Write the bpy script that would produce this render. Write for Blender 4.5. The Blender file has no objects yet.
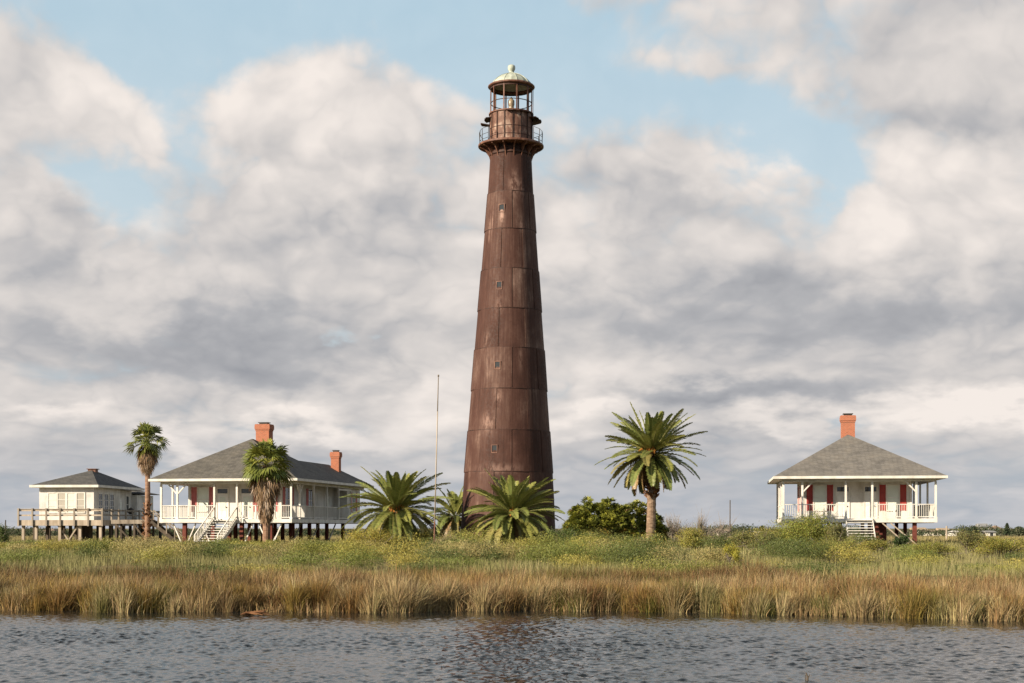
import bpy, math, random
import numpy as np
from mathutils import Vector, Matrix

random.seed(11)
rng = np.random.default_rng(11)
SC = bpy.context.scene
COL = SC.collection
R = math.radians

# ------------------------------------------------------------------ camera
F = 1500.0            # focal length in pixels of the 1024 wide picture
HOR = 528.0           # horizon row
CAMZ = 2.5
cam_d = bpy.data.cameras.new("camera")
cam_d.sensor_width = 36.0
cam_d.lens = F / 1024.0 * 36.0
cam_d.shift_y = (HOR - 341.5) / 1024.0
cam_d.clip_start = 0.1
cam_d.clip_end = 12000
cam = bpy.data.objects.new("camera", cam_d)
COL.objects.link(cam)
cam.location = (0, 0, CAMZ)
cam.rotation_euler = (R(90), 0, 0)
SC.camera = cam

# ------------------------------------------------------------------ sun
SUN_EL, SUN_AZ = R(23.0), R(-124.0)         # azimuth clockwise from +Y
sun_dir = Vector((math.sin(SUN_AZ) * math.cos(SUN_EL), math.cos(SUN_AZ) * math.cos(SUN_EL), math.sin(SUN_EL)))
sl = bpy.data.lights.new("sun", 'SUN')
sl.energy = 5.0
sl.angle = R(0.6)
sl.color = (1.0, 0.86, 0.68)
so = bpy.data.objects.new("sun", sl)
COL.objects.link(so)
so.rotation_euler = sun_dir.to_track_quat('Z', 'Y').to_euler()
so.location = (-40, -30, 60)

SC.view_settings.view_transform = 'Standard'
SC.view_settings.look = 'None'
SC.view_settings.exposure = 0.85
SC.view_settings.gamma = 1.0
SC.view_settings.use_curve_mapping = False
SC.render.engine = 'CYCLES'
SC.cycles.max_bounces = 6
SC.cycles.diffuse_bounces = 3
SC.cycles.glossy_bounces = 3
SC.cycles.transmission_bounces = 4
SC.cycles.transparent_max_bounces = 6


# ------------------------------------------------------------------ node helper
class NT:
    def __init__(s, tree):
        s.t = tree

    def n(s, kind, **kw):
        nd = s.t.nodes.new(kind)
        for k, v in kw.items():
            setattr(nd, k, v)
        return nd

    def set(s, sock, v):
        if isinstance(v, bpy.types.NodeSocket):
            s.t.links.new(v, sock)
        elif v is not None:
            sock.default_value = v

    def m(s, op, a, b=None, c=None, clamp=False):
        nd = s.n('ShaderNodeMath', operation=op, use_clamp=clamp)
        s.set(nd.inputs[0], a)
        if b is not None: s.set(nd.inputs[1], b)
        if c is not None: s.set(nd.inputs[2], c)
        return nd.outputs[0]

    def v(s, op, a, b=None):
        nd = s.n('ShaderNodeVectorMath', operation=op)
        s.set(nd.inputs[0], a)
        if b is not None: s.set(nd.inputs[1], b)
        return nd.outputs[1] if op in ('DOT_PRODUCT', 'LENGTH', 'DISTANCE') else nd.outputs[0]

    def xyz(s, x, y, z):
        nd = s.n('ShaderNodeCombineXYZ')
        for i, q in enumerate((x, y, z)): s.set(nd.inputs[i], q)
        return nd.outputs[0]

    def sep(s, v):
        nd = s.n('ShaderNodeSeparateXYZ')
        s.set(nd.inputs[0], v)
        return nd.outputs

    def noise(s, vec, scale, detail=4.0, rough=0.5, dist=0.0, out='Fac'):
        nd = s.n('ShaderNodeTexNoise')
        s.set(nd.inputs['Vector'], vec)
        nd.inputs['Scale'].default_value = scale
        nd.inputs['Detail'].default_value = detail
        nd.inputs['Roughness'].default_value = rough
        nd.inputs['Distortion'].default_value = dist
        return nd.outputs[out]

    def ramp(s, fac, stops, interp='LINEAR'):
        nd = s.n('ShaderNodeValToRGB')
        s.set(nd.inputs[0], fac)
        cr = nd.color_ramp
        cr.interpolation = interp
        while len(cr.elements) < len(stops): cr.elements.new(0.5)
        for e, (p, c) in zip(cr.elements, stops):
            e.position = p
            e.color = (*c, 1.0) if len(c) == 3 else c
        return nd.outputs[0]

    def mix(s, fac, a, b, blend='MIX'):
        nd = s.n('ShaderNodeMix', data_type='RGBA', blend_type=blend)
        s.set(nd.inputs[0], fac)
        for sock, q in ((nd.inputs[6], a), (nd.inputs[7], b)):
            if isinstance(q, tuple) and len(q) == 3: q = (*q, 1.0)
            s.set(sock, q)
        return nd.outputs[2]

    def maprange(s, x, a, b, c=0.0, d=1.0, smooth=True):
        nd = s.n('ShaderNodeMapRange', interpolation_type='SMOOTHSTEP' if smooth else 'LINEAR')
        for i, q in enumerate((x, a, b, c, d)): s.set(nd.inputs[i], q)
        return nd.outputs[0]


def srgb(r, g, b):
    f = lambda c: (c / 255 / 12.92) if c / 255 <= .04045 else ((c / 255 + .055) / 1.055) ** 2.4
    return (f(r), f(g), f(b))


# ------------------------------------------------------------------ sky
def build_world():
    w = bpy.data.worlds.new("World")
    SC.world = w
    w.use_nodes = True
    t = w.node_tree
    t.nodes.clear()
    g = NT(t)
    sky = g.n('ShaderNodeTexSky', sky_type='NISHITA')
    sky.sun_disc = False
    sky.sun_elevation = SUN_EL
    sky.sun_rotation = SUN_AZ % (2 * math.pi)
    sky.air_density, sky.dust_density, sky.ozone_density = 1.0, 1.2, 1.2
    STR = 0.05
    GAIN = 0.555        # cloud radiance against the exposure
    tc = g.n('ShaderNodeTexCoord')
    d = g.v('NORMALIZE', tc.outputs['Generated'])
    x, y, z = g.sep(d)
    az = g.m('ARCTAN2', x, y)
    el = g.m('ARCSINE', z)
    elc = g.m('MAXIMUM', el, 0.0)
    v = g.m('MULTIPLY', g.m('LOGARITHM', g.m('ADD', elc, 0.10), math.e), 0.42)
    P = g.xyz(g.m('SINE', az), v, g.m('COSINE', az))
    # a slow warp breaks the straight edges
    wn = g.noise(P, 3.2, 2.0, 0.5, out='Color')
    Pw = g.v('ADD', P, g.v('MULTIPLY', g.v('SUBTRACT', wn, (.5, .5, .5)), (.10, .07, .10)))
    wf = g.noise(P, 19.0, 3.0, 0.55, out='Color')
    Pb = g.v('ADD', Pw, g.v('MULTIPLY', g.v('SUBTRACT', wf, (.5, .5, .5)), (.035, .028, .035)))

    def billow(vec):
        """rounded heaps with creases between them"""
        q1 = g.m('ABSOLUTE', g.m('SUBTRACT', g.noise(vec, 11.0, 1.5, 0.5), 0.5))
        q2 = g.m('ABSOLUTE', g.m('SUBTRACT', g.noise(vec, 27.0, 2.5, 0.5), 0.5))
        return g.m('MULTIPLY_ADD', q1, 2.2, g.m('MULTIPLY', q2, 1.1))

    n1 = g.noise(Pw, 6.5, 9.0, 0.52)
    b1 = billow(Pb)
    b2 = billow(g.v('ADD', Pb, (-0.011, 0.015, 0.0)))
    nf = g.noise(P, 30.0, 5.0, 0.6)
    wb = g.noise(g.v('ADD', P, (3.1, 1.7, .4)), 7.0, 6.0, 0.58, out='Color')
    uv = g.v('ADD', g.xyz(az, el, 0.0), g.v('MULTIPLY', g.v('SUBTRACT', wb, (.5, .5, .5)), (0.17, 0.12, 0.0)))

    def blobs(lst, base):
        acc = base
        for (px, py, sx, sy, wgt) in lst:
            a0 = math.atan((px - 512) / F)
            e0 = math.atan((HOR - py) / F * math.cos(a0))
            q = g.v('MULTIPLY', g.v('SUBTRACT', uv, (a0, e0, 0.0)), (F / sx, F / sy, 0.0))
            r2 = g.v('DOT_PRODUCT', q, q)
            e = g.m('POWER', math.exp(-1.0), r2)
            acc = g.m('MULTIPLY_ADD', e, wgt, acc)
        return acc

    # coverage: where there is cloud at all
    cov = blobs([
        (300, 0, 230, 50, -.62), (170, 50, 60, 55, -.35), (510, 60, 80, 70, -.60), (195, 95, 36, 60, -.40),
        (640, 40, 110, 50, -.50), (760, 140, 90, 45, -.55), (800, 195, 50, 24, -.50), (470, 45, 50, 60, -.3),
        (115, 208, 60, 18, -.40), (180, 165, 26, 34, -.14), (362, 338, 30, 16, -.75), (470, 230, 50, 40, .15), (590, 120, 50, 50, -.35),
        (5, 5, 60, 40, -.15), (700, 105, 80, 36, -.30), (790, 175, 40, 40, -.30), (860, 30, 60, 30, -.12),
        (335, 120, 110, 65, .45), (70, 105, 110, 65, .62), (680, 195, 90, 36, .50), (950, 70, 110, 70, .42), (600, 200, 60, 45, .20),
        (930, 215, 100, 45, .35), (715, 62, 60, 14, .34), (600, 75, 40, 12, .16), (25, 230, 70, 40, .45), (330, 205, 120, 40, .20),
        (960, 418, 110, 18, .55), (585, 405, 60, 14, .45), (735, 432, 50, 12, .35), (700, 395, 130, 22, .40), (60, 418, 70, 12, .45), (185, 432, 40, 10, .4), (310, 425, 50, 12, .4), (400, 385, 50, 34, .35), (620, 440, 40, 8, .35), (880, 458, 70, 8, .3), (450, 455, 50, 8, .3), (800, 428, 22, 9, -.5),
    ], 0.40)
    low = g.maprange(el, 0.215, 0.15, 0.0, 0.42)
    low = g.m('SUBTRACT', low, g.maprange(el, 0.11, 0.05, 0.0, 0.34))
    cov = g.m('ADD', cov, low)
    cov = g.m('ADD', cov, g.m('MULTIPLY', g.m('SUBTRACT', n1, 0.5), 1.5))
    cov = g.m('ADD', cov, g.m('MULTIPLY', g.m('SUBTRACT', b1, 0.30), 0.85))
    cov = g.m('ADD', cov, g.m('MULTIPLY', g.m('SUBTRACT', nf, 0.5), 0.45))
    over = g.m('MAXIMUM', g.maprange(el, 0.42, 0.75, 0.0, 0.5), g.maprange(y, 0.5, -0.1, 0.0, 0.4))  # unseen sky overhead and behind the camera cleared to lower ambient light
    alpha = g.maprange(g.m('SUBTRACT', cov, over), -0.05, 0.55)
    # light and dark of the cloud itself
    shd = blobs([
        (325, 115, 120, 65, .24), (85, 120, 100, 50, .20), (690, 180, 70, 36, .18), (930, 200, 130, 50, .26), (120, 222, 60, 16, .2),
        (640, 360, 120, 26, .14), (960, 416, 110, 18, .50), (585, 403, 60, 12, .35), (735, 430, 50, 10, .3), (720, 395, 140, 16, -.42), (60, 415, 70, 10, .3), (185, 430, 40, 9, .3), (310, 422, 50, 10, .25), (620, 438, 40, 8, .25), (110, 295, 150, 18, .12), (420, 395, 60, 36, .22), (560, 250, 70, 30, .14),
        (80, 425, 90, 12, .12), (300, 415, 60, 14, .10), (820, 425, 60, 14, .12), (620, 330, 60, 24, .10), (715, 62, 80, 20, .15), (460, 300, 70, 40, .12),
        (340, 205, 150, 22, -.12), (40, 240, 70, 22, -.20), (180, 345, 190, 40, -.34), (300, 370, 90, 20, -.12), (660, 225, 110, 20, -.16),
        (780, 315, 220, 34, -.24), (970, 120, 100, 26, -.18), (760, 445, 170, 20, -.20), (930, 300, 140, 26, -.12), (240, 450, 90, 18, -.14), (50, 470, 120, 20, -.10),
        (640, 290, 120, 20, -.10), (960, 480, 160, 20, -.10), (620, 480, 140, 20, -.08),
    ], 0.60)
    rel = g.m('SUBTRACT', b1, b2)
    shd = g.m('ADD', shd, g.m('MULTIPLY', rel, g.maprange(el, 0.03, 0.22, 0.28, 0.34)))
    shd = g.m('ADD', shd, g.m('MULTIPLY', g.m('SUBTRACT', b1, 0.30), 0.22))
    shd = g.m('ADD', shd, g.m('MULTIPLY', g.m('SUBTRACT', nf, 0.5), 0.09))
    shd = g.m('ADD', shd, g.m('MULTIPLY', g.m('SUBTRACT', n1, 0.5), -0.3))
    cl = g.ramp(shd, [(0.08, srgb(155, 157, 163)), (0.36, srgb(180, 180, 183)), (0.6, srgb(213, 208, 205)), (0.92, srgb(245, 236, 229))])
    # thin edges are brighter and let the blue through
    k = GAIN / STR
    clk = g.v('SCALE', cl)
    clk.node.inputs[3].default_value = k
    blue = g.ramp(el, [(0.0, srgb(176, 185, 197)), (0.06, srgb(178, 188, 201)), (0.13, srgb(210, 226, 233)), (0.34, srgb(190, 222, 239))])
    blk = g.v('SCALE', blue)
    blk.node.inputs[3].default_value = k
    clear = g.mix(g.maprange(el, 0.75, 0.33, 0.0, 0.8), sky.outputs[0], blk)
    full = g.mix(g.m('MULTIPLY_ADD', alpha, 0.86, 0.14), clear, clk)
    # air near the horizon
    hz = g.maprange(el, 0.075, 0.0, 0.0, 0.6)
    hc = tuple(c * k for c in srgb(174, 181, 192))
    full = g.mix(hz, full, hc)
    bg = g.n('ShaderNodeBackground')
    g.set(bg.inputs[0], full)
    bg.inputs[1].default_value = STR
    out = g.n('ShaderNodeOutputWorld')
    t.links.new(bg.outputs[0], out.inputs[0])
    w.cycles.sampling_method = 'MANUAL'
    w.cycles.sample_map_resolution = 512


build_world()

# ------------------------------------------------------------------ materials
def mat(name):
    m = bpy.data.materials.new(name)
    m.use_nodes = True
    m.node_tree.nodes.clear()
    g = NT(m.node_tree)
    out = g.n('ShaderNodeOutputMaterial')
    return m, g, out


def principled(g, out, color, rough=0.7, spec=0.3, bump=None, bstr=0.3, bdist=0.02, metal=0.0):
    p = g.n('ShaderNodeBsdfPrincipled')
    if isinstance(color, tuple): color = (*color, 1.0)
    g.set(p.inputs['Base Color'], color)
    g.set(p.inputs['Roughness'], rough)
    p.inputs['Specular IOR Level'].default_value = spec
    p.inputs['Metallic'].default_value = metal
    if bump is not None:
        b = g.n('ShaderNodeBump')
        b.inputs['Strength'].default_value = bstr
        b.inputs['Distance'].default_value = bdist
        g.set(b.inputs['Height'], bump)
        g.t.links.new(b.outputs[0], p.inputs['Normal'])
    g.t.links.new(p.outputs[0], out.inputs[0])
    return p


def varied(name, c1, c2, scale=2.0, rough=0.7, spec=0.3, stretch=(1, 1, 1), bstr=0.25, c3=None, detail=6.0):
    m, g, out = mat(name)
    tc = g.n('ShaderNodeTexCoord')
    p = g.v('MULTIPLY', tc.outputs['Object'], stretch)
    n = g.noise(p, scale, detail, 0.6)
    stops = [(0.32, c1), (0.68, c2)] if c3 is None else [(0.3, c1), (0.52, c2), (0.72, c3)]
    c = g.ramp(n, stops)
    nb = g.noise(p, scale * 6, 4, 0.6)
    principled(g, out, c, rough, spec, nb, bstr)
    return m


M = {}
M['white_paint'] = varied('white_paint', (.50, .47, .41), (.70, .68, .63), 1.3, .55, .3, (1, 1, .4), .1)
M['white_dirty'] = varied('white_dirty', (.46, .42, .36), (.74, .71, .65), 1.8, .6, .3, (1, 1, .5), .15)


def siding():
    m, g, out = mat('white_siding')
    tc = g.n('ShaderNodeTexCoord')
    x, y, z = g.sep(tc.outputs['Object'])
    n = g.noise(g.v('MULTIPLY', tc.outputs['Object'], (1, 1, .35)), 1.4, 6, .62)
    c = g.ramp(n, [(.3, (.42, .39, .34)), (.5, (.60, .58, .54)), (.65, (.67, .65, .61))])
    f = g.m('FRACT', g.m('DIVIDE', z, 0.16))
    principled(g, out, c, .6, .25, f, .6, .02)
    return m


M['siding'] = siding()
M['shingle'] = None


def shingle(name, c1, c2):
    m, g, out = mat(name)
    tc = g.n('ShaderNodeTexCoord')
    x, y, z = g.sep(tc.outputs['Object'])
    br = g.n('ShaderNodeTexBrick')
    g.set(br.inputs['Vector'], g.xyz(g.m('ADD', x, y), g.m('MULTIPLY', z, 1.0), 0.0))
    br.inputs['Scale'].default_value = 1.0
    br.inputs['Brick Width'].default_value = 0.33
    br.inputs['Row Height'].default_value = 0.085
    br.inputs['Mortar Size'].default_value = 0.008
    br.inputs['Color1'].default_value = (*c1, 1)
    br.inputs['Color2'].default_value = (*c2, 1)
    br.inputs['Mortar'].default_value = (c1[0] * .5, c1[1] * .5, c1[2] * .5, 1)
    n = g.noise(tc.outputs['Object'], 1.1, 6, .65)
    c = g.mix(1.0, br.outputs[0], g.ramp(g.noise(g.v('MULTIPLY', tc.outputs['Object'], (1, 1, .4)), .9, 8, .7), [(.3, (.66, .66, .68)), (.5, (1, 1, 1)), (.7, (1.22, 1.17, 1.10))]), 'MULTIPLY')
    principled(g, out, c, .85, .2, br.outputs[1], -.5, .02)
    return m


M['shingle'] = shingle('grey_shingle', (.105, .098, .085), (.145, .135, .118))
M['shingle_tan'] = shingle('weathered_tan_shingle', (.150, .139, .124), (.192, .180, .162))
M['shingle_dark'] = shingle('charcoal_shingle', (.085, .083, .077), (.125, .12, .11))


def brick():
    m, g, out = mat('red_brick')
    tc = g.n('ShaderNodeTexCoord')
    x, y, z = g.sep(tc.outputs['Object'])
    br = g.n('ShaderNodeTexBrick')
    g.set(br.inputs['Vector'], g.xyz(g.m('ADD', x, y), z, 0.0))
    br.inputs['Scale'].default_value = 1.0
    br.inputs['Brick Width'].default_value = 0.22
    br.inputs['Row Height'].default_value = 0.075
    br.inputs['Mortar Size'].default_value = 0.01
    br.inputs['Color1'].default_value = (.40, .105, .045, 1)
    br.inputs['Color2'].default_value = (.29, .075, .035, 1)
    br.inputs['Mortar'].default_value = (.36, .24, .17, 1)
    principled(g, out, br.outputs[0], .85, .2, br.outputs[1], -.4, .01)
    return m


M['brick'] = brick()
M['brick_dark'] = varied('old_brick', (.085, .026, .02), (.17, .052, .036), 3.0, .85, .2)
M['red_paint'] = varied('red_paint', (.28, .030, .024), (.38, .05, .04), 3.0, .5, .35, (1, 1, .5), .1)
M['pink_paint'] = varied('faded_red_paint', (.42, .11, .11), (.50, .16, .15), 3.0, .6, .3, (1, 1, .5), .1)
M['wood'] = varied('grey_wood', (.16, .13, .10), (.36, .31, .25), 2.5, .8, .2, (1, 1, .15), .3)
M['wood_light'] = varied('bleached_wood', (.26, .21, .155), (.46, .39, .31), 2.0, .8, .2, (1, 1, .2), .3)
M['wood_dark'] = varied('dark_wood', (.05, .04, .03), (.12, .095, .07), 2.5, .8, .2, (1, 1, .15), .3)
M['metal_dark'] = varied('dark_metal', (.02, .017, .015), (.06, .045, .036), 4.0, .6, .4)
M['door_paint'] = varied('door_paint', (.62, .60, .56), (.74, .73, .70), 1.5, .5, .3, bstr=.05)


def glass(name, c, rough=.08):
    m, g, out = mat(name)
    tc = g.n('ShaderNodeTexCoord')
    n = g.noise(tc.outputs['Object'], 1.7, 3, .5)
    col = g.mix(n, tuple(q * .8 for q in c), tuple(q * 1.15 for q in c))
    nb = g.noise(tc.outputs['Object'], 2.0, 1, .5)
    principled(g, out, col, rough, .6, nb, .05, .02)
    return m


M['pane_pale'] = glass('blind_behind_glass', (.60, .64, .56), .25)
M['pane_dark'] = glass('dark_glass', (.035, .038, .04))
M['pane_mid'] = glass('curtain_behind_glass', (.40, .37, .31), .2)


def rust_tower():
    m, g, out = mat('rusted_iron_plate')
    tc = g.n('ShaderNodeTexCoord')
    ob = tc.outputs['Object']
    x, y, z = g.sep(ob)
    at = g.n('ShaderNodeAttribute', attribute_name='tint')
    pl = g.sep(at.outputs['Vector'])[0]
    ang = g.m('ARCTAN2', x, g.m('MULTIPLY', y, -1.0))      # 0 faces the water, + to the right
    # rain streaks: fine round the tower, long down it
    s1 = g.noise(g.xyz(g.m('MULTIPLY', g.m('SINE', ang), 9.0), g.m('MULTIPLY', g.m('COSINE', ang), 9.0), g.m('MULTIPLY', z, .22)), 1.6, 7, .65, .4)
    s2 = g.noise(g.v('MULTIPLY', ob, (1, 1, .55)), .75, 7, .62, .6)
    s3 = g.noise(ob, 6.0, 5, .65)
    s4 = g.noise(g.v('MULTIPLY', ob, (1, 1, .7)), .33, 5, .6, .8)
    f = g.m('ADD', g.m('MULTIPLY', s1, .40), g.m('MULTIPLY', s2, .35))
    f = g.m('ADD', f, g.m('MULTIPLY', s3, .15))
    f = g.m('ADD', f, g.m('MULTIPLY', s4, .30))
    f = g.m('SUBTRACT', f, .10)
    f = g.m('ADD', f, g.m('MULTIPLY', g.m('SUBTRACT', pl, .5), .14))
    c = g.ramp(f, [(.30, (.020, .010, .008)), (.41, (.046, .020, .014)), (.50, (.064, .029, .021)), (.58, (.088, .047, .035)), (.72, (.20, .128, .10))])
    # mineral bloom: under each window and on a few plates
    acc = None
    for (a0, z0, sa, sz, wg) in [(-19, 20.6 + 5.0, .09, .8, .8), (10, 27.9, .20, .8, .7), (-18, 18.9, .10, .55, .45), (-16, 12.2, .10, .8, .4), (-30, 10.3, .16, .7, .5),
                                 (26, 24.9, .10, .5, .45), (-40, 16.2, .12, .8, .3), (-14, 6.9, .5, .35, .35), (-52, 24.6, .04, 1.0, .4), (-44, 25.2, .03, 1.2, .4), (30, 27.6, .12, .6, .4), (18, 15.0, .05, .9, .25)]:
        qa = g.m('DIVIDE', g.m('SUBTRACT', ang, R(a0)), sa)
        qz = g.m('DIVIDE', g.m('SUBTRACT', z, z0 - 1.0), sz)
        e = g.m('MULTIPLY', g.m('POWER', math.exp(-1.0), g.m('ADD', g.m('MULTIPLY', qa, qa), g.m('MULTIPLY', qz, qz))), wg)
        acc = e if acc is None else g.m('ADD', acc, e)
    br = g.noise(g.v('MULTIPLY', ob, (1, 1, .4)), 3.2, 6, .7)
    acc = g.m('MULTIPLY', acc, g.maprange(br, .38, .62))
    c = g.mix(g.m('MINIMUM', acc, .8), c, (.42, .27, .215))
    rg = g.maprange(s3, .3, .7, .6, .85)
    principled(g, out, c, rg, .2, g.m('ADD', g.m('MULTIPLY', s2, .6), g.m('MULTIPLY', s3, .4)), .35, .05)
    return m


M['rust_tower'] = rust_tower()
M['rust_dark'] = varied('dark_rust', (.018, .010, .008), (.07, .03, .02), 3.0, .7, .3)
M['rust'] = varied('rust', (.06, .024, .015), (.14, .06, .036), 3.5, .6, .35, (1, 1, .5), .4, (.24, .13, .085))
M['rust_pale'] = varied('pale_flaking_rust', (.06, .026, .017), (.15, .075, .05), 2.4, .65, .35, (1, 1, .5), .4, (.42, .32, .25))
M['verdigris'] = varied('verdigris_copper', (.25, .26, .20), (.36, .39, .32), 2.2, .6, .3, (1, 1, .6), .2, (.50, .53, .46))
M['lens_glass'] = varied('lens_brass', (.16, .11, .06), (.34, .27, .18), 6.0, .3, .5)


def tinted(name, rough=.7, spec=.2, trans=.0, vary=.0):
    """colour of each leaf or blade comes from its own 'tint' attribute"""
    m, g, out = mat(name)
    at = g.n('ShaderNodeAttribute', attribute_name='tint')
    c = at.outputs['Color']
    p = g.n('ShaderNodeBsdfPrincipled')
    g.set(p.inputs['Base Color'], c)
    p.inputs['Roughness'].default_value = rough
    p.inputs['Specular IOR Level'].default_value = spec
    if trans > 0:
        tr = g.n('ShaderNodeBsdfTranslucent')
        g.set(tr.inputs[0], c)
        mx = g.n('ShaderNodeMixShader')
        mx.inputs[0].default_value = trans
        g.t.links.new(p.outputs[0], mx.inputs[1])
        g.t.links.new(tr.outputs[0], mx.inputs[2])
        g.t.links.new(mx.outputs[0], out.inputs[0])
    else:
        g.t.links.new(p.outputs[0], out.inputs[0])
    return m


M['leaf'] = tinted('leaf', .55, .3, .25)
M['blade'] = tinted('grass_blade', .75, .15, .15)
M['frond'] = tinted('palm_frond', .45, .4, .15)
M['far_leaf'] = tinted('far_foliage', .8, .1, .0)
M['trunk_date'] = varied('palm_bark', (.11, .07, .045), (.30, .215, .15), 3.0, .9, .1, (1, 1, 2.5), .9)
M['trunk_boot'] = varied('old_leaf_bases', (.07, .035, .018), (.24, .12, .06), 4.0, .9, .1, (1, 1, 1.5), .9)
M['trunk_fan'] = varied('fan_palm_bark', (.15, .085, .055), (.30, .19, .13), 2.5, .9, .1, (1, 1, 4), .7)
M['twig'] = varied('grey_twig', (.12, .10, .08), (.26, .22, .18), 4.0, .9, .1)
M['fruit'] = varied('orange_fruit', (.30, .11, .02), (.46, .20, .04), 5.0, .6, .3)


def ground_mat():
    m, g, out = mat('marsh_soil')
    tc = g.n('ShaderNodeTexCoord')
    ob = tc.outputs['Object']
    n = g.noise(ob, .12, 8, .65)
    n2 = g.noise(ob, 1.4, 6, .65)
    f = g.m('ADD', g.m('MULTIPLY', n, .6), g.m('MULTIPLY', n2, .4))
    c = g.ramp(f, [(.34, (.055, .045, .025)), (.46, (.13, .115, .045)), (.55, (.20, .165, .075)), (.66, (.26, .20, .10))])
    z = g.sep(ob)[2]
    c = g.mix(g.maprange(z, .14, .34, 1.0, 0.0), c, (.042, .034, .02))     # wet mud by the water
    principled(g, out, c, .95, .1, n2, .6, .1)
    return m


M['ground'] = ground_mat()


def water_mat():
    m, g, out = mat('pond_water')
    tc = g.n('ShaderNodeTexCoord')
    ob = tc.outputs['Object']
    n = g.noise(g.v('MULTIPLY', ob, (1, 1.3, 1)), 5.0, 4, .55)
    p = principled(g, out, (.012, .014, .014), .06, .5, n, .35, .03)
    p.inputs['IOR'].default_value = 1.33
    return m


M['water'] = water_mat()


# ------------------------------------------------------------------ mesh helpers
class MB:
    def __init__(s):
        s.v, s.f, s.t = [], [], []
        s.tint = (1, 1, 1)

    def add(s, vs, fs):
        b = len(s.v)
        s.v += [tuple(p) for p in vs]
        s.t += [s.tint] * len(vs)
        s.f += [tuple(b + i for i in f) for f in fs]
        return s

    def box(s, x0, x1, y0, y1, z0, z1):
        return s.add([(x0, y0, z0), (x1, y0, z0), (x1, y1, z0), (x0, y1, z0), (x0, y0, z1), (x1, y0, z1), (x1, y1, z1), (x0, y1, z1)],
                     [(0, 3, 2, 1), (4, 5, 6, 7), (0, 1, 5, 4), (1, 2, 6, 5), (2, 3, 7, 6), (3, 0, 4, 7)])

    def cbox(s, c, sx, sy, sz):
        return s.box(c[0] - sx / 2, c[0] + sx / 2, c[1] - sy / 2, c[1] + sy / 2, c[2] - sz / 2, c[2] + sz / 2)

    def bar(s, p0, p1, w, h, up=(0, 0, 1)):
        p0, p1 = Vector(p0), Vector(p1)
        d = (p1 - p0).normalized()
        sd = d.cross(Vector(up))
        if sd.length < 1e-4: sd = d.cross(Vector((1, 0, 0)))
        sd.normalize()
        u = sd.cross(d).normalized()
        vs = []
        for p in (p0, p1):
            for a, b in ((-1, -1), (1, -1), (1, 1), (-1, 1)):
                vs.append(p + sd * (a * w / 2) + u * (b * h / 2))
        return s.add(vs, [(3, 2, 1, 0), (4, 5, 6, 7), (0, 1, 5, 4), (1, 2, 6, 5), (2, 3, 7, 6), (3, 0, 4, 7)])

    def tube(s, pts, rad, n=8, cap=True):
        pts = [Vector(p) for p in pts]
        if not hasattr(rad, '__len__'): rad = [rad] * len(pts)
        vs, fs = [], []
        for i, p in enumerate(pts):
            d = (pts[min(i + 1, len(pts) - 1)] - pts[max(i - 1, 0)]).normalized()
            a = d.cross(Vector((0, 1, 0.01)))
            if a.length < 1e-3: a = d.cross(Vector((1, 0, 0)))
            a.normalize()
            b = d.cross(a)
            for k in range(n):
                q = 2 * math.pi * k / n
                vs.append(p + (a * math.cos(q) + b * math.sin(q)) * rad[i])
        for i in range(len(pts) - 1):
            for k in range(n):
                fs.append((i * n + k, i * n + (k + 1) % n, (i + 1) * n + (k + 1) % n, (i + 1) * n + k))
        if cap:
            fs.append(tuple(range(n))[::-1])
            fs.append(tuple((len(pts) - 1) * n + k for k in range(n)))
        return s.add(vs, fs)

    def lathe(s, prof, n=48, closed=False):
        vs, fs = [], []
        for (r, z) in prof:
            for k in range(n):
                q = 2 * math.pi * k / n
                vs.append((r * math.cos(q), r * math.sin(q), z))
        L = len(prof)
        for i in range(L if closed else L - 1):
            j = (i + 1) % L
            for k in range(n):
                fs.append((i * n + k, i * n + (k + 1) % n, j * n + (k + 1) % n, j * n + k))
        return s.add(vs, fs)

    def build(s, name, m, parent=None, smooth=False, tint=False):
        me = bpy.data.meshes.new(name)
        me.from_pydata(s.v, [], s.f)
        me.validate()
        if tint:
            a = me.attributes.new('tint', 'FLOAT_COLOR', 'POINT')
            arr = np.ones((len(s.v), 4), dtype=np.float32)
            arr[:, :3] = np.array(s.t, dtype=np.float32)
            a.data.foreach_set('color', arr.ravel())
        if m is not None: me.materials.append(m)
        if smooth:
            me.polygons.foreach_set('use_smooth', [True] * len(me.polygons))
        me.update()
        o = bpy.data.objects.new(name, me)
        COL.objects.link(o)
        if parent is not None: o.parent = parent
        return o


def np_mesh(name, V, Q, T, m, parent=None, smooth=False):
    """V (n,3) points, Q (k,4) quads, T (n,3) tints"""
    me = bpy.data.meshes.new(name)
    n, k = len(V), len(Q)
    me.vertices.add(n)
    me.vertices.foreach_set('co', np.asarray(V, dtype=np.float32).ravel())
    me.loops.add(k * 4)
    me.loops.foreach_set('vertex_index', np.asarray(Q, dtype=np.int32).ravel())
    me.polygons.add(k)
    me.polygons.foreach_set('loop_start', np.arange(0, k * 4, 4, dtype=np.int32))
    me.polygons.foreach_set('loop_total', np.full(k, 4, dtype=np.int32))
    if smooth:
        me.polygons.foreach_set('use_smooth', np.ones(k, dtype=bool))
    me.update(calc_edges=True)
    if T is not None:
        a = me.attributes.new('tint', 'FLOAT_COLOR', 'POINT')
        arr = np.ones((n, 4), dtype=np.float32)
        arr[:, :3] = T
        a.data.foreach_set('color', arr.ravel())
    me.materials.append(m)
    o = bpy.data.objects.new(name, me)
    COL.objects.link(o)
    if parent is not None: o.parent = parent
    return o


def tag(o, label=None, cat=None, group=None, kind=None):
    if label: o['label'] = label
    if cat: o['category'] = cat
    if group: o['group'] = group
    if kind: o['kind'] = kind
    return o


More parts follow.
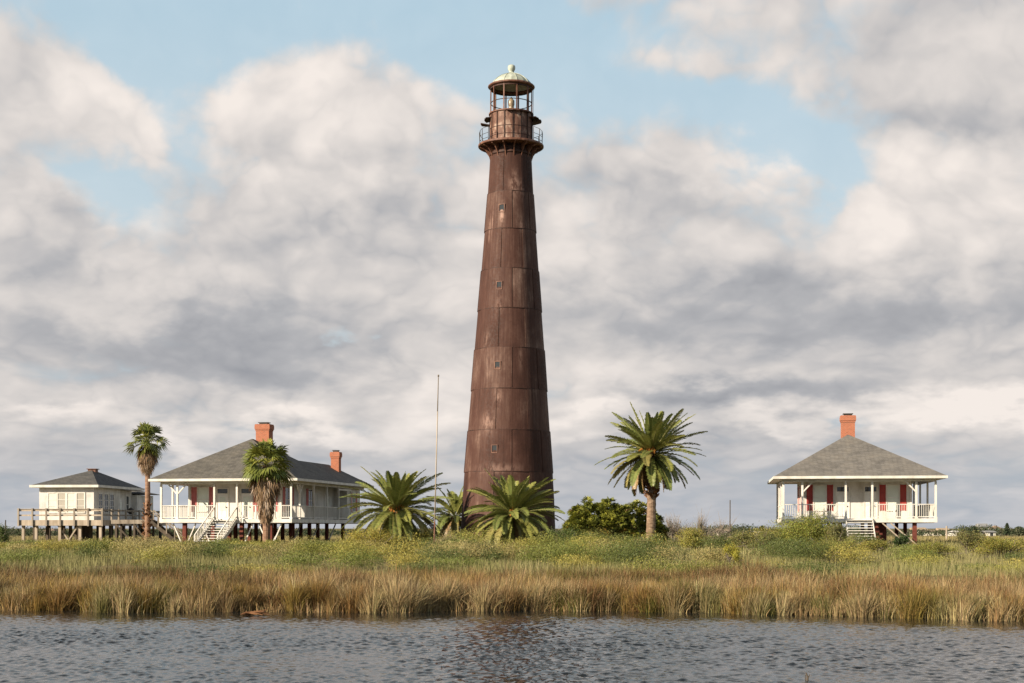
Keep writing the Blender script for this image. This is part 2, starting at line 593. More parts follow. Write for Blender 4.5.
def empty(name, loc, rz=0.0):
    o = bpy.data.objects.new(name, None)
    COL.objects.link(o)
    o.location = loc
    o.rotation_euler = (0, 0, rz)
    o.empty_display_size = 0.5
    return o


def at(px, Y):
    return (px - 512.0) / F * Y


def zat(py, Y):
    return CAMZ + (HOR - py) / F * Y


# ------------------------------------------------------------------ ground and water
EX = [-400, -60, -15.2, -13.2, -12.2, -7.6, -3.3, 0.2, 3.7, 6.9, 8.2, 10.2, 12.3, 16, 40, 400]
EY = [47.5, 46.5, 45.4, 45.2, 44.0, 44.2, 43.8, 45.2, 44.5, 43.0, 42.4, 41.7, 40.2, 39.2, 38, 38]


def edge(X):
    X = np.asarray(X, dtype=float)
    return np.interp(X, EX, EY) + .55 + .18 * np.sin(X * 2.3 + .5) + .12 * np.sin(X * 5.1) + .07 * np.sin(X * 11.7 + 2)


def gz(X, Y):
    X = np.asarray(X, dtype=float)
    Y = np.asarray(Y, dtype=float)
    t = Y - edge(X)
    z = np.interp(t, [-20, -3, -.5, 0, .4, 12, 30, 52, 75, 110, 220, 4000], [-1.2, -.7, -.35, -.06, .03, .32, .55, .9, 1.0, .95, .35, .3])
    k = np.clip(t / 10, 0, 1) * np.clip((160 - Y) / 50, 0, 1)
    return z + k * (.07 * np.sin(X * .43 + Y * .21) + .06 * np.sin(X * .19 - Y * .37 + 1) + .03 * np.sin(X * 1.3 + Y * .9))


def grid_mesh(name, xs, ys, zf, m, smooth=True):
    X, Y = np.meshgrid(xs, ys)
    Z = zf(X, Y)
    V = np.stack([X.ravel(), Y.ravel(), Z.ravel()], 1)
    nx, ny = len(xs), len(ys)
    i = np.arange(nx - 1)[None, :] + (np.arange(ny - 1) * nx)[:, None]
    Q = np.stack([i, i + 1, i + nx + 1, i + nx], -1).reshape(-1, 4)
    return np_mesh(name, V, Q, None, m, None, smooth)


gx = np.concatenate([-np.geomspace(3500, 62, 26), np.arange(-60, 60.1, .6), np.geomspace(62, 3500, 26)])
gy = np.concatenate([np.array([22, 28, 33]), np.arange(35, 50, .3), np.arange(50, 150, 1.2), np.geomspace(151, 6000, 40)])
tag(grid_mesh('ground', gx, gy, gz, M['ground']), kind='structure')

WAVES = []
wr = np.random.default_rng(5)
for i in range(80):
    lam = float(np.exp(wr.uniform(math.log(.10), math.log(.52))))
    th = wr.normal(R(28), R(46))
    WAVES.append((2 * math.pi / lam * math.cos(th), 2 * math.pi / lam * math.sin(th), .0066 * lam ** .92, wr.uniform(0, 6.28)))


def wz(X, Y):
    z = np.zeros_like(X)
    for kx, ky, a, ph in WAVES:
        z += a * np.sin(kx * X + ky * Y + ph)
    # gusts and slicks, and calmer water along the bank
    gust = .85 + .2 * np.sin(X * .31 + Y * .23) * np.sin(X * .12 - Y * .41 + 1.2) + .12 * np.sin(X * .9 + 2 * np.sin(Y * .5))
    calm = np.clip((edge(X) - Y) / 9.0, 0.0, 1.0) ** 1.3 * .9 + .10
    far = np.clip((19 - np.abs(X)) / 2, 0, 1) * np.clip((Y - 18) / 2, 0, 1)
    return z * np.clip(gust, .25, 1.4) * calm * far


wx = np.concatenate([-np.geomspace(600, 20, 12), np.arange(-18, 18.01, .05), np.geomspace(20, 600, 12)])
wy = np.concatenate([-np.geomspace(300, 5, 8), np.array([0, 4, 8, 10, 12, 14, 16, 18]), np.arange(20, 46.5, .045), np.array([47, 48])])
tag(grid_mesh('water', wx, wy, wz, M['water']), kind='structure')

# ------------------------------------------------------------------ lighthouse
def lighthouse():
    YL = 112.0
    x0 = at(508.0, YL)
    root = empty('lighthouse', (x0, YL, 0.9))
    root.rotation_euler = (0, R(0.42), 0)
    tag(root, 'tall rusty brown iron lighthouse with open lantern on top', 'lighthouse')
    B = 0.9
    zz = lambda py: zat(py, YL) - B
    pr = [(160, 41.7), (195, 45.8), (232.5, 51.5), (272, 57.7), (311.6, 64.0), (350.6, 70.2), (391, 76.1), (431.5, 82.3), (472.5, 88.7), (503, 92.6), (548, 96.6)]
    pz = np.array([zz(p) for p, w in pr])[::-1]
    prr = np.array([w / 2 * YL / F for p, w in pr])[::-1] * .995
    rad = lambda z: float(np.interp(z, pz, prr))
    # dark inner shell behind the plate joints
    c = MB()
    c.lathe([(rad(z) - .05, z) for z in np.linspace(-.3, zz(150), 24)], 72)
    c.build('inner_shell', M['rust_dark'], root, True)
    # lapped plates: nine courses of eight
    p = MB()
    rows = [548, 472.5, 431.5, 391, 350.6, 311.6, 272, 232.5, 195, 157]
    pr_ = random.Random(3)
    win = []
    for i in range(9):
        z0, z1 = zz(rows[i]) + (.0 if i else -.3), zz(rows[i + 1]) - .035
        off = R(-18) if i % 2 == 0 else R(4.5)
        for k in range(8):
            a0 = off + R(45) * k
            a1 = a0 + R(45) - .03 / rad(z0)
            lap = .03 if k % 2 else .0
            p.tint = (pr_.random(), 0, 0)
            na, nz = 12, 3
            vs, fs = [], []
            for j in range(nz + 1):
                z = z0 + (z1 - z0) * j / nz
                r = rad(z) + lap + (.02 if i % 2 else 0)
                for q in range(na + 1):
                    a = a0 + (a1 - a0) * q / na
                    vs.append((r * math.sin(a), -r * math.cos(a), z))
            for j in range(nz):
                for q in range(na):
                    b = j * (na + 1) + q
                    fs.append((b, b + 1, b + na + 2, b + na + 1))
            # edges turned in so that each plate has thickness
            nb = len(vs)
            ring = [q for q in range(na + 1)] + [(j + 1) * (na + 1) + na for j in range(nz)] + [nz * (na + 1) + na - 1 - q for q in range(na)] + [(nz - 1 - j) * (na + 1) for j in range(nz - 1)]
            for q in ring:
                x, y, z = vs[q]
                rr = math.hypot(x, y)
                s = (rr - .09) / rr
                vs.append((x * s, y * s, z))
            for q in range(len(ring)):
                q2 = (q + 1) % len(ring)
                fs.append((ring[q2], ring[q], nb + q, nb + q2))
            p.add(vs, fs)
    p.build('tower_plates', M['rust_tower'], root, False, True)
    me = bpy.data.objects['tower_plates'].data
    # rivet straps along the joints between courses
    for i in range(1, 9):
        st = MB()
        z = zz(rows[i]) - .02
        r = rad(z) + .035
        st.lathe([(r - .06, z - .025), (r + .006, z - .025), (r + .006, z + .02), (r - .06, z + .02)], 72, True)
        st.build('joint_strap', M['rust_dark'], root, False)
    # small windows
    for (py, a) in [(213, -20), (290, -19.5), (369, -18), (451, -18.5)]:
        z = zz(py)
        r = rad(z) + .045
        a = R(a)
        w = MB()
        fr = empty  # noqa
        n = Vector((math.sin(a), -math.cos(a), 0))
        t = Vector((math.cos(a), math.sin(a), 0))
        c0 = n * r + Vector((0, 0, z))
        W, H = .21, .25
        for (dx, dz, bw, bh) in ((-W, 0, .05, 2 * H + .10), (W, 0, .05, 2 * H + .10), (0, H + .025, 2 * W - .05, .05), (0, -H - .03, 2 * W - .05, .06)):
            cc = c0 + t * dx + Vector((0, 0, dz))
            vs = []
            for d in (-.05, .05):
                for sx, sz in ((-1, -1), (1, -1), (1, 1), (-1, 1)):
                    vs.append(cc + n * d + t * (sx * bw / 2) + Vector((0, 0, sz * bh / 2)))
            w.add(vs, [(0, 1, 2, 3), (7, 6, 5, 4), (0, 4, 5, 1), (1, 5, 6, 2), (2, 6, 7, 3), (3, 7, 4, 0)])
        wo = w.build('window', M['rust'], root)
        g = MB()
        vs = []
        for d in (-.06, .012):
            for sx, sz in ((-1, -1), (1, -1), (1, 1), (-1, 1)):
                vs.append(c0 + n * d + t * (sx * (W - .03)) + Vector((0, 0, sz * H)))
        g.add(vs, [(0, 1, 2, 3), (7, 6, 5, 4), (0, 4, 5, 1), (1, 5, 6, 2), (2, 6, 7, 3), (3, 7, 4, 0)])
        g.build('pane', M['pane_dark'], wo)
    # ---- gallery
    zg = zz(146.5)
    RG = 2.42
    d = MB()
    d.lathe([(1.4, zg - .10), (RG, zg - .10), (RG + .03, zg - .07), (RG + .03, zg + .04), (RG, zg + .07), (1.4, zg + .07)], 48, True)
    d.build('gallery_deck', M['rust'], root)
    neck = MB()
    neck.lathe([(rad(zz(158)) + .0, zz(157)), (rad(zz(158)) + .06, zz(156.4)), (rad(zz(158)) + .06, zz(154.5)), (1.46, zz(153)), (1.46, zg - .10)], 40)
    neck.build('gallery_neck', M['rust_dark'], root, False)  # dark colour stands for the shade under the deck between brackets
    for k in range(16):
        a = 2 * math.pi * (k + .35) / 16
        n = Vector((math.sin(a), -math.cos(a), 0))
        t = Vector((math.cos(a), math.sin(a), 0))
        b = MB()
        prof = [(1.40, zg - .10), (RG - .08, zg - .10), (RG - .12, zg - .2), (1.95, zg - .34), (1.70, zg - .66), (1.55, zg - 1.12), (1.40, zg - 1.20)]
        vs = []
        for s in (-.035, .035):
            vs += [n * r + t * s + Vector((0, 0, z)) for r, z in prof]
        m_ = len(prof)
        b.add(vs, [tuple(range(m_))[::-1], tuple(range(m_, 2 * m_))] + [(i, (i + 1) % m_, m_ + (i + 1) % m_, m_ + i) for i in range(m_)])
        b.build('bracket', M['rust'], root)
    # broken railing round the gallery
    rl = MB()
    keep = [k for k in range(20)]
    tops = {}
    for k in keep:
        a = 2 * math.pi * (k + .5) / 20
        if k in (0, 1, 18, 19): continue
        hh = 1.0 if k not in (8, 13) else .55
        p0 = Vector((RG * .975 * math.sin(a), -RG * .975 * math.cos(a), zg + .07))
        p1 = p0 + Vector((.04 * math.sin(k * 3), .04 * math.cos(k * 2), hh))
        rl.tube([p0, p1], .026, 5)
        tops[k] = (p0, p1)
    for k in keep:
        if k in tops and (k + 1) in tops:
            for f in ((1.0, .55, .2) if k not in (7, 12) else (.55,)):
                rl.tube([tops[k][0].lerp(tops[k][1], f), tops[k + 1][0].lerp(tops[k + 1][1], f)], .018, 4)
    rl.build('gallery_railing', M['metal_dark'], root)
    # ---- watch room
    zw0, zw1 = zg + .07, zz(115.5)
    RW = 1.575
    w = MB()
    w.lathe([(RW, zw0), (RW, zw1), (RW - .06, zw1), (RW - .06, zw0)], 40, True)
    w.lathe([(RW - .06, zw1 - .10), (.02, zw1 - .10), (.02, zw1 - .05), (RW - .06, zw1 - .05)], 40, True)
    wr_ = w.build('watch_room', M['rust_pale'], root)
    rb = MB()
    for k in range(16):
        a = 2 * math.pi * (k + .2) / 16
        rb.bar(((RW + .02) * math.sin(a), -(RW + .02) * math.cos(a), zw0), ((RW + .02) * math.sin(a), -(RW + .02) * math.cos(a), zw1 - .02), .07, .07, (math.cos(a), math.sin(a), 0))
    for zq in (zw0 + .55, zw0 + 1.15):
        rb.lathe([(RW, zq - .02), (RW + .022, zq - .02), (RW + .022, zq + .02), (RW, zq + .02)], 40, True)
    rb.build('rib', M['rust_dark'], wr_)
    cor = MB()
    cor.lathe([(RW - .02, zw1), (RW + .10, zw1), (RW + .10, zw1 + .09), (RW - .1, zw1 + .09), (RW - .1, zw1 + .02)], 40, True)
    cor.build('sill_ring', M['rust'], root)
    # what is left of the upper walkway: bent plates on both sides and at the front right
    for (a0, a1, r1, dz, tilt) in ((58, 112, 2.16, -.34, -.05), (74, 100, 2.28, -.70, .22), (-112, -70, 2.02, -.30, -.08), (-104, -84, 2.28, -.78, .10), (-12, 54, 1.88, -.04, -.04)):
        q = MB()
        vs, fs = [], []
        ns = 8
        for i in range(ns + 1):
            a = R(a0 + (a1 - a0) * i / ns)
            for (r, zo) in ((RW + .0, 0), (r1 - .06 * (i % 2), tilt), (r1 - .06 * (i % 2), tilt + .05), (RW + .0, .05)):
                vs.append((r * math.sin(a), -r * math.cos(a), zw1 + dz + zo))
        for i in range(ns):
            b = i * 4
            for j in range(4):
                fs.append((b + j, b + (j + 1) % 4, b + 4 + (j + 1) % 4, b + 4 + j))
        fs += [(0, 3, 2, 1), (ns * 4, ns * 4 + 1, ns * 4 + 2, ns * 4 + 3)]
        q.add(vs, fs)
        q.build('walkway_plate', M['rust_dark'], root)
    # ---- lantern
    zl0, zl1 = zw1 + .09, zz(88.5)
    RL = 1.53
    NP = 10
    for k in range(NP):
        a = 2 * math.pi * (k + .43) / NP
        q = MB()
        q.bar((RL * math.sin(a), -RL * math.cos(a), zl0), (RL * math.sin(a), -RL * math.cos(a), zl1), .085, .09, (math.sin(a), -math.cos(a), 0))
        q.build('lantern_post', M['rust'], root)
    hr = MB()
    for zq, t_ in ((zl0 + .78, .025), (zl1 - .08, .05)):
        hr.lathe([(RL - t_, zq - t_), (RL + t_, zq - t_), (RL + t_, zq + t_), (RL - t_, zq + t_)], NP * 3, True)
    hr.build('lantern_ring', M['rust_dark'], root)
    # ladder on the right-hand side
    ld = MB()
    for s in (-.12, .12):
        ld.bar((RL + .10, s - .15, zl0 - .1), (RL + .10, s - .15, zl1), .035, .035)
    for i in range(8):
        z = zl0 + .1 + i * .25
        ld.bar((RL + .10, -.27, z), (RL + .10, -.03, z), .025, .025)
    ld.build('ladder', M['metal_dark'], root)
    rf = MB()
    zr = zl1
    RR = 1.70
    rf.lathe([(RL - .12, zr), (RR - .05, zr), (RR + .05, zr + .06), (RR + .05, zr + .13), (RR - .02, zr + .19), (RL - .02, zr + .24), (RL - .12, zr + .10)], 30, True)
    rfo = rf.build('lantern_roof', M['rust'], root)
    dm = MB()
    prof = [(RL, zr + .22), (RL - .02, zr + .30), (1.40, zr + .45), (1.18, zr + .66), (.85, zr + .88), (.5, zr + 1.03), (.24, zr + 1.12)]
    inner = [(r - .05 if r > .3 else r, z - .06) for r, z in prof][::-1]
    dm.lathe(prof + inner, 20, True)
    dmo = dm.build('dome', M['verdigris'], rfo)
    rb2 = MB()
    for k in range(10):
        a = 2 * math.pi * (k + .43) / 10
        for (r0, za), (r1, zb) in zip(prof[:-1], prof[1:]):
            rb2.bar(((r0 + .01) * math.sin(a), -(r0 + .01) * math.cos(a), za), ((r1 + .01) * math.sin(a), -(r1 + .01) * math.cos(a), zb), .05, .04)
    rb2.lathe([(.02, zr + .84), (1.0, zr + .66), (1.0, zr + .64), (.02, zr + .82)], 12, True)
    rb2.build('dome_rib', M['verdigris'], rfo)
    bl = MB()
    bl.lathe([(r_, z_ - .12) for r_, z_ in [(.24, zr + 1.22), (.19, zr + 1.30), (.18, zr + 1.38), (.22, zr + 1.44), (.27, zr + 1.55), (.285, zr + 1.68), (.26, zr + 1.80), (.14, zr + 1.88), (.02, zr + 1.90)]], 20)
    bl.build('vent_ball', M['verdigris'], rfo, True)
    lp = MB()
    lp.lathe([(.02, zl0 - .15), (.30, zl0 - .15), (.30, zl0 + .25), (.20, zl0 + .35), (.20, zl0 + .6), (.24, zl0 + .7), (.24, zl0 + 1.0), (.12, zl0 + 1.15), (.02, zl0 + 1.3)], 16)
    lp.build('lamp', M['lens_glass'], root, True)


lighthouse()

# ------------------------------------------------------------------ houses
HG = 1.0          # ground level at the houses
FL, EV = 2.22, 5.14


def wall_window(root, c, n, w, h, pane, shutter=None, sill=True, grid=(2, 2), sh_w=.46):
    """window set on a wall; c centre, n outward unit normal (local axes)"""
    n = Vector(n)
    t = Vector((-n.y, n.x, 0))
    c = Vector(c)

    def slab(mb, du, dz, su, sz, d0, d1):
        vs = []
        for d in (d0, d1):
            for a, b in ((-1, -1), (1, -1), (1, 1), (-1, 1)):
                vs.append(c + n * d + t * (du + a * su / 2) + Vector((0, 0, dz + b * sz / 2)))
        mb.add(vs, [(3, 2, 1, 0), (4, 5, 6, 7), (0, 1, 5, 4), (1, 2, 6, 5), (2, 3, 7, 6), (3, 0, 4, 7)])

    f = MB()
    slab(f, -w / 2 - .05, 0, .10, h + .2, 0, .06)
    slab(f, w / 2 + .05, 0, .10, h + .2, 0, .06)
    slab(f, 0, h / 2 + .05, w, .10, 0, .06)
    slab(f, 0, -h / 2 - .05, w, .10, 0, .08)
    for i in range(1, grid[0]):
        slab(f, -w / 2 + w * i / grid[0], 0, .04, h, .021, .05)
    for i in range(1, grid[1]):
        slab(f, 0, -h / 2 + h * i / grid[1], w, .05, .022, .045)
    wo = f.build('window', M['white_paint'], root)
    g = MB()
    slab(g, 0, 0, w, h, .003, .02)
    g.build('pane', pane, wo)
    if shutter:
        for s in (-1, 1):
            q = MB()
            uc = s * (w / 2 + .12 + sh_w / 2)
            slab(q, uc - sh_w / 2 + .03, 0, .06, h + .16, .004, .05)
            slab(q, uc + sh_w / 2 - .03, 0, .06, h + .16, .004, .05)
            for i in range(16):
                slab(q, uc, -h / 2 - .06 + (h + .12) * (i + .5) / 16, sh_w - .12, (h + .12) / 16 * .72, .006, .035)
            slab(q, uc, 0, sh_w - .12, h + .12, .003, .015)
            q.build('shutter', shutter, wo)
    return wo


def wall_door(root, c, n, w, h, m, transom=True, lite=False):
    n = Vector(n)
    t = Vector((-n.y, n.x, 0))
    c = Vector(c)

    def slab(mb, du, dz, su, sz, d0, d1):
        vs = []
        for d in (d0, d1):
            for a, b in ((-1, -1), (1, -1), (1, 1), (-1, 1)):
                vs.append(c + n * d + t * (du + a * su / 2) + Vector((0, 0, dz + b * sz / 2)))
        mb.add(vs, [(3, 2, 1, 0), (4, 5, 6, 7), (0, 1, 5, 4), (1, 2, 6, 5), (2, 3, 7, 6), (3, 0, 4, 7)])

    d = MB()
    slab(d, 0, h / 2, w, h, .003, .03)
    for (du, dz, su, sz) in ((-.2, h * .72, .28, h * .4), (.2, h * .72, .28, h * .4), (-.2, h * .25, .28, h * .36), (.2, h * .25, .28, h * .36)):
        slab(d, du * w / .9, dz, su * w / .9, sz, .031, .045)
    do = d.build('door', m, root)
    fr = MB()
    top = h + (.42 if transom else 0)
    slab(fr, -w / 2 - .05, top / 2, .10, top, .0, .06)
    slab(fr, w / 2 + .05, top / 2, .10, top, .0, .06)
    slab(fr, 0, top + .05, w + .2, .10, .0, .065)
    if transom: slab(fr, 0, h + .03, w, .06, .0, .055)
    fr.build('door_frame', M['white_paint'], do)
    if transom:
        q = MB()
        slab(q, 0, h + .24, w, .36, .004, .02)
        q.build('transom', M['pane_dark'], do)
    if lite:
        q = MB()
        slab(q, 0, h * .62, w * .6, h * .55, .046, .055)
        q.build('door_pane', M['pane_pale'], do)
    k = MB()
    slab(k, w / 2 - .1, h * .47, .06, .10, .031, .09)
    k.build('handle', M['metal_dark'], do)


def hip_roof(root, x0, x1, y0, y1, z0, ridge_a, ridge_b, zr, m):
    """four-sided roof over a rectangle with a ridge (or a point) on top, with real thickness"""
    q = MB()
    A, B2, C, D = (x0, y0, z0), (x1, y0, z0), (x1, y1, z0), (x0, y1, z0)
    P, Q = (*ridge_a, zr), (*ridge_b, zr)
    lo = [(p[0], p[1], z0 - .06) for p in (A, B2, C, D)]
    if (Vector(P) - Vector(Q)).length < .01:
        q.add([A, B2, C, D, P] + lo, [(0, 1, 4), (1, 2, 4), (2, 3, 4), (3, 0, 4), (5, 8, 7, 6), (0, 5, 6, 1), (1, 6, 7, 2), (2, 7, 8, 3), (3, 8, 5, 0)])
    else:
        q.add([A, B2, C, D, P, Q] + lo, [(0, 1, 4), (1, 2, 5, 4), (2, 3, 5), (3, 0, 4, 5), (6, 9, 8, 7), (0, 6, 7, 1), (1, 7, 8, 2), (2, 8, 9, 3), (3, 9, 6, 0)])
    return q


def eave_boards(x0, x1, y0, y1, z0, z1, t=.05):
    f = MB()
    f.box(x0 - t, x1 + t, y0 - t, y0, z0, z1)
    f.box(x0 - t, x1 + t, y1, y1 + t, z0, z1)
    f.box(x0 - t, x0, y0, y1, z0, z1)
    f.box(x1, x1 + t, y0, y1, z0, z1)
    return f


def chimney(parent, x, y, w, d, z0, z1, m=None):
    q = MB()
    q.box(x - w / 2, x + w / 2, y - d / 2, y + d / 2, z0, z1 - .55)
    q.box(x - w / 2 - .04, x + w / 2 + .04, y - d / 2 - .04, y + d / 2 + .04, z1 - .55, z1 - .42)
    q.box(x - w / 2 - .085, x + w / 2 + .085, y - d / 2 - .085, y + d / 2 + .085, z1 - .42, z1 - .10)
    q.box(x - w / 2 - .06, x + w / 2 + .06, y - d / 2 - .06, y + d / 2 + .06, z1 - .10, z1)
    co = q.build('chimney', m or M['brick'], parent)
    c = MB()
    c.box(x - w * .30, x + w * .30, y - d * .30, y + d * .30, z1 + .0, z1 + .12)
    c.box(x - w * .38, x + w * .38, y - d * .38, y + d * .38, z1 + .12, z1 + .17)
    c.build('chimney_cap', M['metal_dark'], parent)
    return co


def railing(root, p0, p1, m, h=1.06, step=.155, bal=.036, gap=None):
    p0, p1 = Vector(p0), Vector(p1)
    q = MB()
    L = (p1 - p0).length
    q.bar(p0 + Vector((0, 0, h)), p1 + Vector((0, 0, h)), .09, .06)
    q.bar(p0 + Vector((0, 0, .12)), p1 + Vector((0, 0, .12)), .06, .07)
    n = int(L / step)
    for i in range(1, n):
        p = p0.lerp(p1, i / n)
        q.bar(p + Vector((0, 0, .15)), p + Vector((0, 0, h - .03)), bal, bal, (1, 0, 0))
    return q.build('railing', m, root)


def corner_bracket(root, x, y, z, dx, dy, m, s=.75):
    q = MB()
    q.bar((x + dx * .06, y + dy * .06, z - s), (x + dx * s, y + dy * s, z - .02), .10, .10)
    q.build('post_bracket', m, root)


def stair(root, x0, x1, ytop, ztop, run, drop, m, rails=True, shift=0.0, nst=11):
    st = empty('staircase', (0, 0, 0))
    st.parent = root
    for x in (x0, x1):
        q = MB()
        q.bar((x, ytop, ztop - .12), (x + shift, ytop - run, ztop - drop - .05), .07, .28)
        q.build('stringer', m, st)
        if rails:
            h = MB()
            for f in np.linspace(0.0, 1.0, 14):
                b = Vector((x, ytop, ztop - .02)).lerp(Vector((x + shift, ytop - run, ztop - drop)), float(f))
                t = .08 if f in (0.0, 1.0) else .04
                h.bar(b, b + Vector((0, 0, .92)), t, t, (1, 0, 0))
            h.bar((x, ytop, ztop + .92), (x + shift, ytop - run, ztop - drop + .92), .09, .07)
            h.bar((x, ytop, ztop + .2), (x + shift, ytop - run, ztop - drop + .2), .05, .06)
            h.build('handrail', m, st)
    for i in range(nst):
        f = (i + .5) / nst
        y = ytop - run * f
        z = ztop - drop * f - .02
        q = MB()
        q.box(x0 + .04 + shift * f, x1 - .04 + shift * f, y - run / nst * .55, y + run / nst * .5, z - .025, z + .025)
        q.build('tread', m, st)


def keeper_house(label, X, Y, th, hw, wing, red, rails, c_pos, name='keepers_house'):
    root = empty(name, (X, Y, HG), -th)
    tag(root, label, 'house', 'houses on stilts beside the lighthouse')
    s = hw / 5.7
    OV = .66
    D = 20.6 if wing else 12.6
    px = [-hw + .06, -4.22 * s, -.98 * s, .98 * s, 4.22 * s, hw - .06]
    new = [-2.6 * s, 2.6 * s]
    ww = hw - 1.62
    yw = 2.05
    yb = (2 * hw + .6 - 1.7)
    # ---- floor
    d = MB()
    d.box(-hw, hw, 0, D, FL - .06, FL)
    d.box(-hw + .15, hw - .15, .15, D - .15, FL - .34, FL - .062)
    d.build('porch_floor', M['wood_light'], root)
    eave_boards(-hw, hw, 0, D, FL - .30, FL - .004, .04).build('rim_board', M['white_paint'], root)
    # ---- walls
    w = MB()
    w.box(-ww, ww, yw, yb, FL, EV + .05)
    if wing:
        w.box(-.2, ww, yb, 16.2, FL, EV + .05)
        w.box(-.2, hw - .35, 16.2, D - .3, FL, EV + .05)
    w.build('wall', M['siding'], root)
    tr = MB()
    for x in (-ww, ww):
        tr.box(x - .08, x + .08, yw - .025, yw - .002, FL, EV - .12)
    tr.box(-ww, ww, yw - .03, yw - .002, EV - .12, EV)
    tr.build('corner_trim', M['white_paint'], root)
    # ---- roof
    y1m = 2 * hw + .6 - 0 + OV if wing else D + OV
    zr = 8.93
    rf = hip_roof(root, -hw - OV, hw + OV, -OV, y1m, EV + .26, (-.3 if not wing else 0, hw + .5), (-.3 if not wing else 0, hw + .5 if not wing else hw + .9), zr, None)
    ro = rf.build('roof', M['shingle'] if wing else M['shingle_tan'], root)
    if wing:
        xr = hw + OV - 3.3
        q = hip_roof(root, xr - 3.3, hw + OV - .003, hw + .2, D + OV, EV + .252, (xr, hw + 3.2), (xr, D + OV - 3.2), 7.25, None)
        q.build('wing_roof', M['shingle'], root)
    # ridge caps
    sf = MB()
    sf.box(-hw - OV, hw + OV, -OV, D + OV, EV + .06, EV + .12)
    sf.build('soffit', M['white_dirty'], root)
    eave_boards(-hw - OV, hw + OV, -OV, D + OV, EV + .07, EV + .265, .05).build('fascia', M['white_paint'], root)
    bm = MB()
    bm.box(-hw + .02, hw - .02, .02, .16, EV - .14, EV + .06)
    bm.box(-hw + .02, -hw + .16, .16, D - .1, EV - .14, EV + .06)
    bm.box(hw - .16, hw - .02, .16, D - .1, EV - .14, EV + .06)
    bm.build('porch_beam', M['white_paint'], root)
    for (cx, cy, cw, cd, z0, z1) in c_pos:
        chimney(ro, cx, cy, cw, cd, z0, z1)
    # ---- posts along the front and the sides
    for i, x in enumerate(px):
        q = MB()
        q.box(x - .075, x + .075, .03, .18, FL, EV - .14)
        q.box(x - .11, x + .11, .0, .21, FL, FL + .12)
        q.build('porch_post', M['white_paint'], root)
    for x in new:
        q = MB()
        q.box(x - .06, x + .06, .04, .16, FL, FL + 1.02)
        q.box(x - .09, x + .09, .01, .19, FL + 1.02, FL + 1.07)
        q.build('newel', M['white_paint'], root)
    ys = [4.3, 8.6, D - .12] if not wing else [2.3, 5.8, 9.4, 12.6, D - .3]
    for y in ys:
        for x in (-hw + .09, hw - .09):
            if wing and x > 0 and y > 15: continue
            q = MB()
            q.box(x - .07, x + .07, y - .07, y + .07, FL, EV - .14)
            q.build('porch_post', M['white_paint'], root)
    # brackets like the photograph's: at the two posts next to the corners
    corner_bracket(root, px[1], .10, EV - .14, 1, 0, M['white_paint'])
    corner_bracket(root, px[4], .10, EV - .14, -1, 0, M['white_paint'])
    if wing:
        corner_bracket(root, px[1], .10, EV - .14, -1, 0, M['white_paint'])
        corner_bracket(root, hw - .09, 2.3, EV - .14, 0, 1, M['white_paint'])
        corner_bracket(root, hw - .09, 2.3, EV - .14, 0, -1, M['white_paint'])
    else:
        corner_bracket(root, -hw + .09, 4.3, EV - .14, 0, 1, M['white_paint'])
    # ---- railings
    xs = sorted(px + new)
    for a, b in zip(xs[:-1], xs[1:]):
        if a > -1.2 and b < 1.2: continue
        railing(root, (a + .07, .10, FL), (b - .07, .10, FL), M['white_paint'])
    for x in (-hw + .09, hw - .09):
        yy = [.2] + [y for y in ys]
        for a, b in zip(yy[:-1], yy[1:]):
            if wing and x > 0 and b > 15:
                railing(root, (x, a, FL), (x, 16.0, FL), M['white_paint'])
            else:
                railing(root, (x, a, FL), (x, b, FL), M['white_paint'])
    # ---- front openings
    zc = FL + .62 + .98
    fp, fn = yw, (0, -1, 0)
    wall_window(root, (-2.78 * s, fp, zc), fn, .84, 1.86, M['pane_pale'], red, grid=(1, 2))
    wall_window(root, (2.72 * s, fp, zc), fn, .84, 1.86, M['pane_pale'], red, grid=(1, 2))
    wall_door(root, (-1.05 * s, fp, FL), fn, .86, 2.02, M['door_paint'], True, wing)
    wall_door(root, (1.05 * s, fp, FL), fn, .86, 2.02, M['door_paint'], True, wing)
    # ---- side openings
    for sx in (-1, 1):
        if not wing:
            for y in (4.2, 8.0):
                wall_window(root, (sx * ww, y, zc), (sx, 0, 0), .84, 1.86, M['pane_dark'], red if sx > 0 else M['pink_paint'], grid=(1, 2))
    if wing:
        wall_window(root, (ww, 3.9, zc), (1, 0, 0), 1.5, 1.86, M['pane_dark'], M['pink_paint'], grid=(2, 2))
        wall_window(root, (ww, 9.6, zc), (1, 0, 0), 1.0, 1.86, M['pane_dark'], M['pink_paint'], grid=(2, 2))
        wall_door(root, (ww, 14.2, FL), (1, 0, 0), 1.3, 2.1, M['door_paint'], False, True)
        wall_window(root, (hw - .35, 18.2, zc), (1, 0, 0), .9, 1.6, M['pane_dark'], M['pink_paint'], grid=(2, 2))
        wall_window(root, (-ww, 5.0, zc), (-1, 0, 0), .84, 1.86, M['pane_dark'], red, grid=(1, 2))
        # flat porch frame at the side entrance
        pf = MB()
        for y in (12.4, 16.0):
            pf.box(hw - .03, hw + .09, y - .06, y + .06, FL, FL + 2.55)
        pf.box(hw - .04, hw + .10, 12.2, 16.2, FL + 2.55, FL + 2.70)
        pf.build('entrance_frame', M['white_paint'], root)
    # ---- stairs down towards the water
    stair(root, px[2], px[3], 0.0, FL, 3.1, FL - .02, M['white_paint'], rails, 0.0 if not wing else -.35)
    # ---- brick piers and white braces under the floor
    nx = 4
    ny = 3 if not wing else 5
    ins = 1.9 if wing else 1.55
    xsn = np.linspace(-hw + ins, hw - ins, nx)
    ysn = np.linspace(.5, D - .6, ny)
